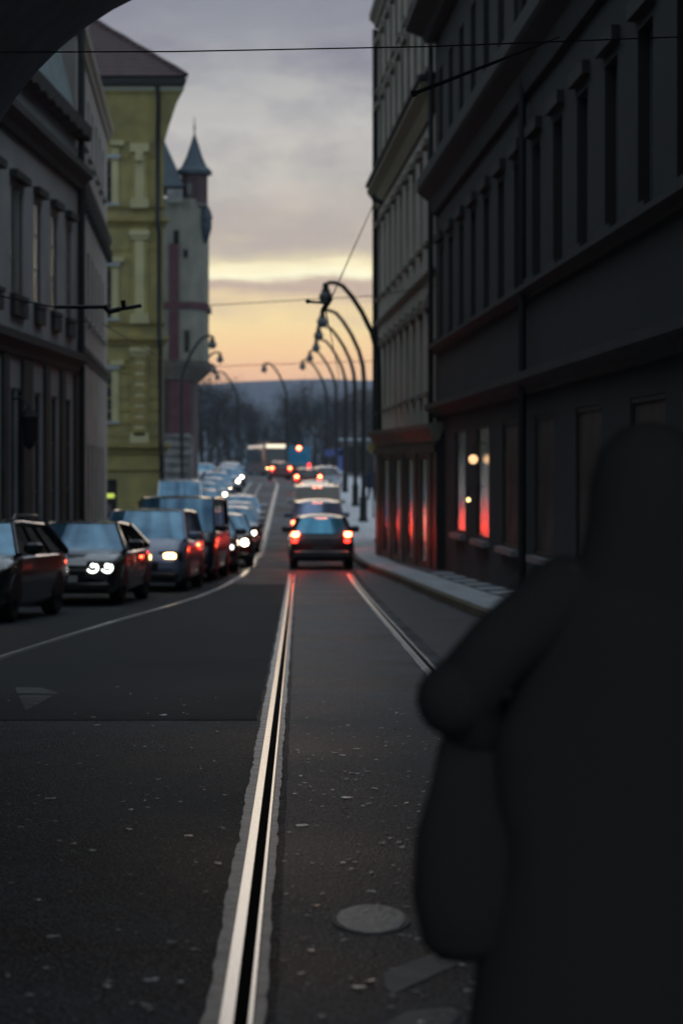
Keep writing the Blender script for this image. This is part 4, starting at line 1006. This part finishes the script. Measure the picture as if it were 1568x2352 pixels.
    if elbow:
        hd = MB(); hd.loft([[V(rx*math.cos(a), oy+ry*math.sin(a), z) for a in [i*math.tau/24 for i in range(24)]] for z, rx, ry, oy in ((1.36, .20, .13, 0), (1.42, .175, .125, -.01), (1.48, .15, .12, -.015), (1.54, .135, .122, -.01), (1.62, .128, .125, -.005), (1.69, .108, .11, 0), (1.74, .06, .07, .0), (1.752, .01, .01, 0))])
        hd.build('hood', coat, t, 70)
    # hair cap
    h = MB(); hk = .8 if elbow else 1; h.lathe([(.045, -.17), (.085, -.13), (.104, -.06), (.108, .0), (.10, .05), (.075, .085), (.03, .105), (.001, .11)], n=18)
    h.v = [(x*k*hk, (y*1.12*hk-.012)*k, (z*hk+1.615)*k) for x, y, z in h.v]
    h.v = [(x, y*(.35 if (y > 0 and z < 1.63*k) else 1), z) for x, y, z in h.v]
    h.build('hair', HR, t, 70)
    for s, kn, an in ((1, (.11, .12, .50), (.11, .02, .10)), (-1, (-.11, -.02, .50), (-.12, -.22, .14))):
        MB().tube([V(s*.1, 0, .9), V(*[(a+b_)/2 for a, b_ in zip((s*.1, 0, .9), kn)]), V(*kn), V(*[(a+b_)/2 for a, b_ in zip(kn, an)]), V(*an)], [.115*k, .10*k, .082*k, .07*k, .06*k], 12).build('trouser_leg', TR, t, 70)
        MB().tube([V(an[0], an[1]-.05, an[2]-.055), V(an[0], an[1]+.03, an[2]-.05), V(an[0], an[1]+.12, an[2]-.065), V(an[0], an[1]+.19, an[2]-.07)], [.045*k, .05*k, .045*k, .03*k], 10).tube([V(*an), V(an[0], an[1], an[2]-.05)], .055*k, 10).build('boot', BT, t, 70)
    return t
person((.60, 4.72, GZ(4.72)), math.radians(8), 1.56, mat('black_coat', (.032, .031, .030), .95, spec=.15), 'large blurred pedestrian in a black coat filling the right foreground', 'pedestrians', hem=.36)
person((WX(853, 128), 128, GZ(128)+.13), math.radians(-10), 1.74, mat('navy_coat', (.015, .03, .06), .9), 'distant pedestrian in a navy coat on the right pavement', 'pedestrians', hem=.8, elbow=False)

hb = empty('handbag', (.255, 4.70, GZ(4.7)+.565), math.radians(8), 'dark soft handbag hanging from the arm of the foreground pedestrian', 'bag')
b = MB(); b.loft([[(w_*math.cos(a)+.02*h_, d_*math.sin(a), h_) for a in [i*math.tau/20 for i in range(20)]] for h_, w_, d_ in ((0, .07, .05), (.03, .10, .07), (.12, .122, .075), (.24, .118, .07), (.34, .09, .05), (.42, .075, .03), (.44, .06, .015))]); b.build('bag_body', MATS['black_coat'], hb, 60)
MB().tube([(-.05, 0, .42), (-.05, 0, .50), (0, .0, .54), (.06, 0, .50), (.07, 0, .42)], .012, 6).build('handle', MATS['boots'], hb, 60)

# ---------------------------------------------------------------- passage the picture is taken from
pz = 20.0
def apx(px, py): return (WX(px, pz), CAMH-(py-HZ)*pz/F)
arc = []
cxp, cyp, Rp = 616, 639, 712
for d in range(0, 78, 6):
    a = math.radians(180-d); arc.append(apx(cxp+Rp*math.cos(a), cyp-Rp*math.sin(a)))
# flat basket crown then mirrored haunch
axm = .6
last = arc[-1]
prof = [(arc[0][0], -1.2)]+arc
for t in range(1, 6):
    u = t/5; x = last[0]+(axm-last[0])*u; prof.append((x, last[1]+.75*(1-(1-u)**2)))
right = [(2*axm-x, z) for x, z in reversed(prof[:-1])]
prof = prof+right
pas = empty('gate_building', (0, pz, 0), 0, 'black arched passage framing the upper left corner of the picture', 'building')
PM = mat('passage_plaster', (.48, .49, .49), .9, noise=.2)
z_back = 1.0
b = MB(); n = len(prof)
b.v = [(x, 0, z) for x, z in prof]+[(x, z_back-pz, z) for x, z in prof]
b.f = [(i, i+1, n+i+1, n+i) for i in range(n-1)]
b.build('vault', PM, pas, 30)
for nm, y in (('front_wall', 0), ('back_wall', z_back-pz)):
    b = MB(); top = 16
    for i in range(n-1):
        (x0, z0), (x1, z1) = prof[i], prof[i+1]
        if abs(x1-x0) < 1e-6: continue
        b.quad((x0, y, z0), (x1, y, z1), (x1, y, top), (x0, y, top))
    xl, xr = prof[0][0], prof[-1][0]
    b.quad((xl-8, y, -2), (xl, y, -2), (xl, y, top), (xl-8, y, top)); b.quad((xr, y, -2), (xr+8, y, -2), (xr+8, y, top), (xr, y, top))
    b.build(nm, PM, pas)
xl, xr = prof[0][0], prof[-1][0]
MB().quad((xl-8, 0, 16), (xr+8, 0, 16), (xr+8, z_back-pz, 16), (xl-8, z_back-pz, 16)).quad((xl-8, 0, -2), (xl-8, 0, 16), (xl-8, z_back-pz, 16), (xl-8, z_back-pz, -2)).quad((xr+8, 0, -2), (xr+8, 0, 16), (xr+8, z_back-pz, 16), (xr+8, z_back-pz, -2)).build('roof', PM, pas)

# ---------------------------------------------------------------- sky
w = bpy.data.worlds.new('World'); SC.world = w; w.use_nodes = True
nt = w.node_tree; N = nt.nodes.new; LK = nt.links.new
for nd in list(nt.nodes): nt.nodes.remove(nd)
out = N('ShaderNodeOutputWorld'); bg = N('ShaderNodeBackground'); LK(bg.outputs[0], out.inputs[0])
tc = N('ShaderNodeTexCoord'); sep = N('ShaderNodeSeparateXYZ'); LK(tc.outputs['Generated'], sep.inputs[0])
mp = N('ShaderNodeMapping'); mp.inputs['Scale'].default_value = (16, 16, 60); mp.inputs['Rotation'].default_value = (0, math.radians(1.5), 0); LK(tc.outputs['Generated'], mp.inputs[0])
no = N('ShaderNodeTexNoise'); no.inputs['Scale'].default_value = 1.0; no.inputs['Detail'].default_value = 7; no.inputs['Roughness'].default_value = .58; LK(mp.outputs[0], no.inputs['Vector'])
off = N('ShaderNodeMapRange'); off.inputs['From Min'].default_value = .25; off.inputs['From Max'].default_value = .75; off.inputs['To Min'].default_value = -.0085; off.inputs['To Max'].default_value = .0085; LK(no.outputs['Fac'], off.inputs['Value'])
ad = N('ShaderNodeMath'); ad.operation = 'ADD'; LK(sep.outputs['Z'], ad.inputs[0]); LK(off.outputs[0], ad.inputs[1])
sc_ = N('ShaderNodeMath'); sc_.operation = 'MULTIPLY'; sc_.inputs[1].default_value = 2.5; LK(ad.outputs[0], sc_.inputs[0]); sc_.use_clamp = True
def ramp(stops):
    r = N('ShaderNodeValToRGB'); cr = r.color_ramp
    while len(cr.elements) > 1: cr.elements.remove(cr.elements[0])
    cr.elements[0].position = stops[0][0]*2.5; cr.elements[0].color = (*lin(stops[0][1]), 1)
    for p, c in stops[1:]:
        e = cr.elements.new(min(1, p*2.5)); e.color = (*lin(c), 1)
    return r
E_ = lambda y: (1080-y)/5553
fr = ramp([(0, (190, 140, 125)), (E_(872), (255, 198, 150)), (E_(810), (254, 210, 150)), (E_(735), (246, 218, 156)), (E_(700), (222, 200, 158)), (E_(672), (186, 164, 150)), (E_(652), (190, 170, 150)), (E_(630), (255, 252, 214)), (E_(606), (252, 240, 196)), (E_(580), (214, 202, 168)), (E_(545), (184, 172, 160)), (E_(420), (184, 180, 172)), (E_(300), (176, 175, 172)), (E_(170), (152, 154, 158)), (E_(60), (128, 132, 142)), (E_(-60), (112, 118, 132)), (.4, (192, 210, 222))])
LK(sc_.outputs[0], fr.inputs[0])
bk = N('ShaderNodeValToRGB'); bk.color_ramp.elements[0].color = (*lin((158, 174, 184)), 1); bk.color_ramp.elements[1].color = (*lin((196, 214, 226)), 1); bk.color_ramp.elements[1].position = .6
LK(sep.outputs['Z'], bk.inputs[0])
fb = N('ShaderNodeMapRange'); fb.inputs['From Min'].default_value = -.1; fb.inputs['From Max'].default_value = .8; LK(sep.outputs['Y'], fb.inputs['Value']); fb.interpolation_type = 'SMOOTHSTEP'
mx = N('ShaderNodeMix'); mx.data_type = 'RGBA'; LK(fb.outputs[0], mx.inputs[0]); LK(bk.outputs[0], mx.inputs[6]); LK(fr.outputs[0], mx.inputs[7])
# soft grey-lavender cloud modulation
mp2 = N('ShaderNodeMapping'); mp2.inputs['Scale'].default_value = (13, 13, 30); mp2.inputs['Location'].default_value = (3.1, 0, 1.7); mp2.inputs['Rotation'].default_value = (0, math.radians(-11), 0); LK(tc.outputs['Generated'], mp2.inputs[0])
n2 = N('ShaderNodeTexNoise'); n2.inputs['Scale'].default_value = 1.0; n2.inputs['Detail'].default_value = 9; n2.inputs['Roughness'].default_value = .62; LK(mp2.outputs[0], n2.inputs['Vector'])
cl = N('ShaderNodeMapRange'); cl.inputs['From Min'].default_value = .40; cl.inputs['From Max'].default_value = .62; cl.inputs['To Max'].default_value = 1.0; LK(n2.outputs['Fac'], cl.inputs['Value'])
hi = N('ShaderNodeMapRange'); hi.inputs['From Min'].default_value = .07; hi.inputs['From Max'].default_value = .17; LK(sep.outputs['Z'], hi.inputs['Value'])
cm = N('ShaderNodeMath'); cm.operation = 'MULTIPLY'; LK(cl.outputs[0], cm.inputs[0]); LK(hi.outputs[0], cm.inputs[1])
mx2 = N('ShaderNodeMix'); mx2.data_type = 'RGBA'; LK(cm.outputs[0], mx2.inputs[0]); LK(mx.outputs[2], mx2.inputs[6]); mx2.inputs[7].default_value = (*lin((118, 120, 134)), 1)
sky = N('ShaderNodeTexSky'); sky.sky_type = 'NISHITA'; sky.sun_disc = False; sky.sun_elevation = math.radians(3); sky.sun_rotation = math.radians(0); 
sk = N('ShaderNodeMix'); sk.data_type = 'RGBA'; sk.blend_type = 'ADD'; sk.inputs[0].default_value = .0015; LK(mx2.outputs[2], sk.inputs[6]); LK(sky.outputs[0], sk.inputs[7])
LK(sk.outputs[2], bg.inputs[0]); bg.inputs[1].default_value = 1.32
sun = bpy.data.lights.new('sun', 'SUN'); sun.energy = .05; sun.angle = math.radians(14); sun.color = (1, .8, .6)
so = bpy.data.objects.new('sun', sun); COL.objects.link(so)
so.rotation_euler = (math.radians(-84), 0, math.radians(0))   # low ahead, behind the clouds

# ---------------------------------------------------------------- haze
hm = bpy.data.materials.new('haze'); hm.use_nodes = True; hn = hm.node_tree
hn.nodes.remove(hn.nodes['Principled BSDF']); pv = hn.nodes.new('ShaderNodeVolumePrincipled')
pv.inputs['Color'].default_value = (.74, .84, 1.0, 1); pv.inputs['Density'].default_value = HAZE; pv.inputs['Anisotropy'].default_value = 0
hn.links.new(pv.outputs[0], hn.nodes['Material Output'].inputs['Volume'])
hz_ = MB().box(-4200, 4200, -60, 2300, -8, 90).build('haze', hm); tag(hz_, kind='stuff')
# ---------------------------------------------------------------- camera
cam = bpy.data.cameras.new('camera'); co = bpy.data.objects.new('camera', cam); COL.objects.link(co)
co.location = (0, 0, CAMH); co.rotation_euler = (math.radians(90), 0, 0)
cam.sensor_width = 36; cam.lens = 85; cam.shift_y = -(1176-HZ)/2352
cam.clip_end = 12000; cam.clip_start = .1
cam.dof.use_dof = True; cam.dof.focus_distance = 14.2; cam.dof.aperture_fstop = 2.9
SC.camera = co
SC.view_settings.view_transform = 'Standard'; SC.view_settings.look = 'None'; SC.view_settings.exposure = 0
SC.render.engine = 'CYCLES'
SC.cycles.use_denoising = True
SC.cycles.sample_clamp_indirect = 4
SC.cycles.max_bounces = 6; SC.cycles.diffuse_bounces = 3; SC.cycles.glossy_bounces = 3
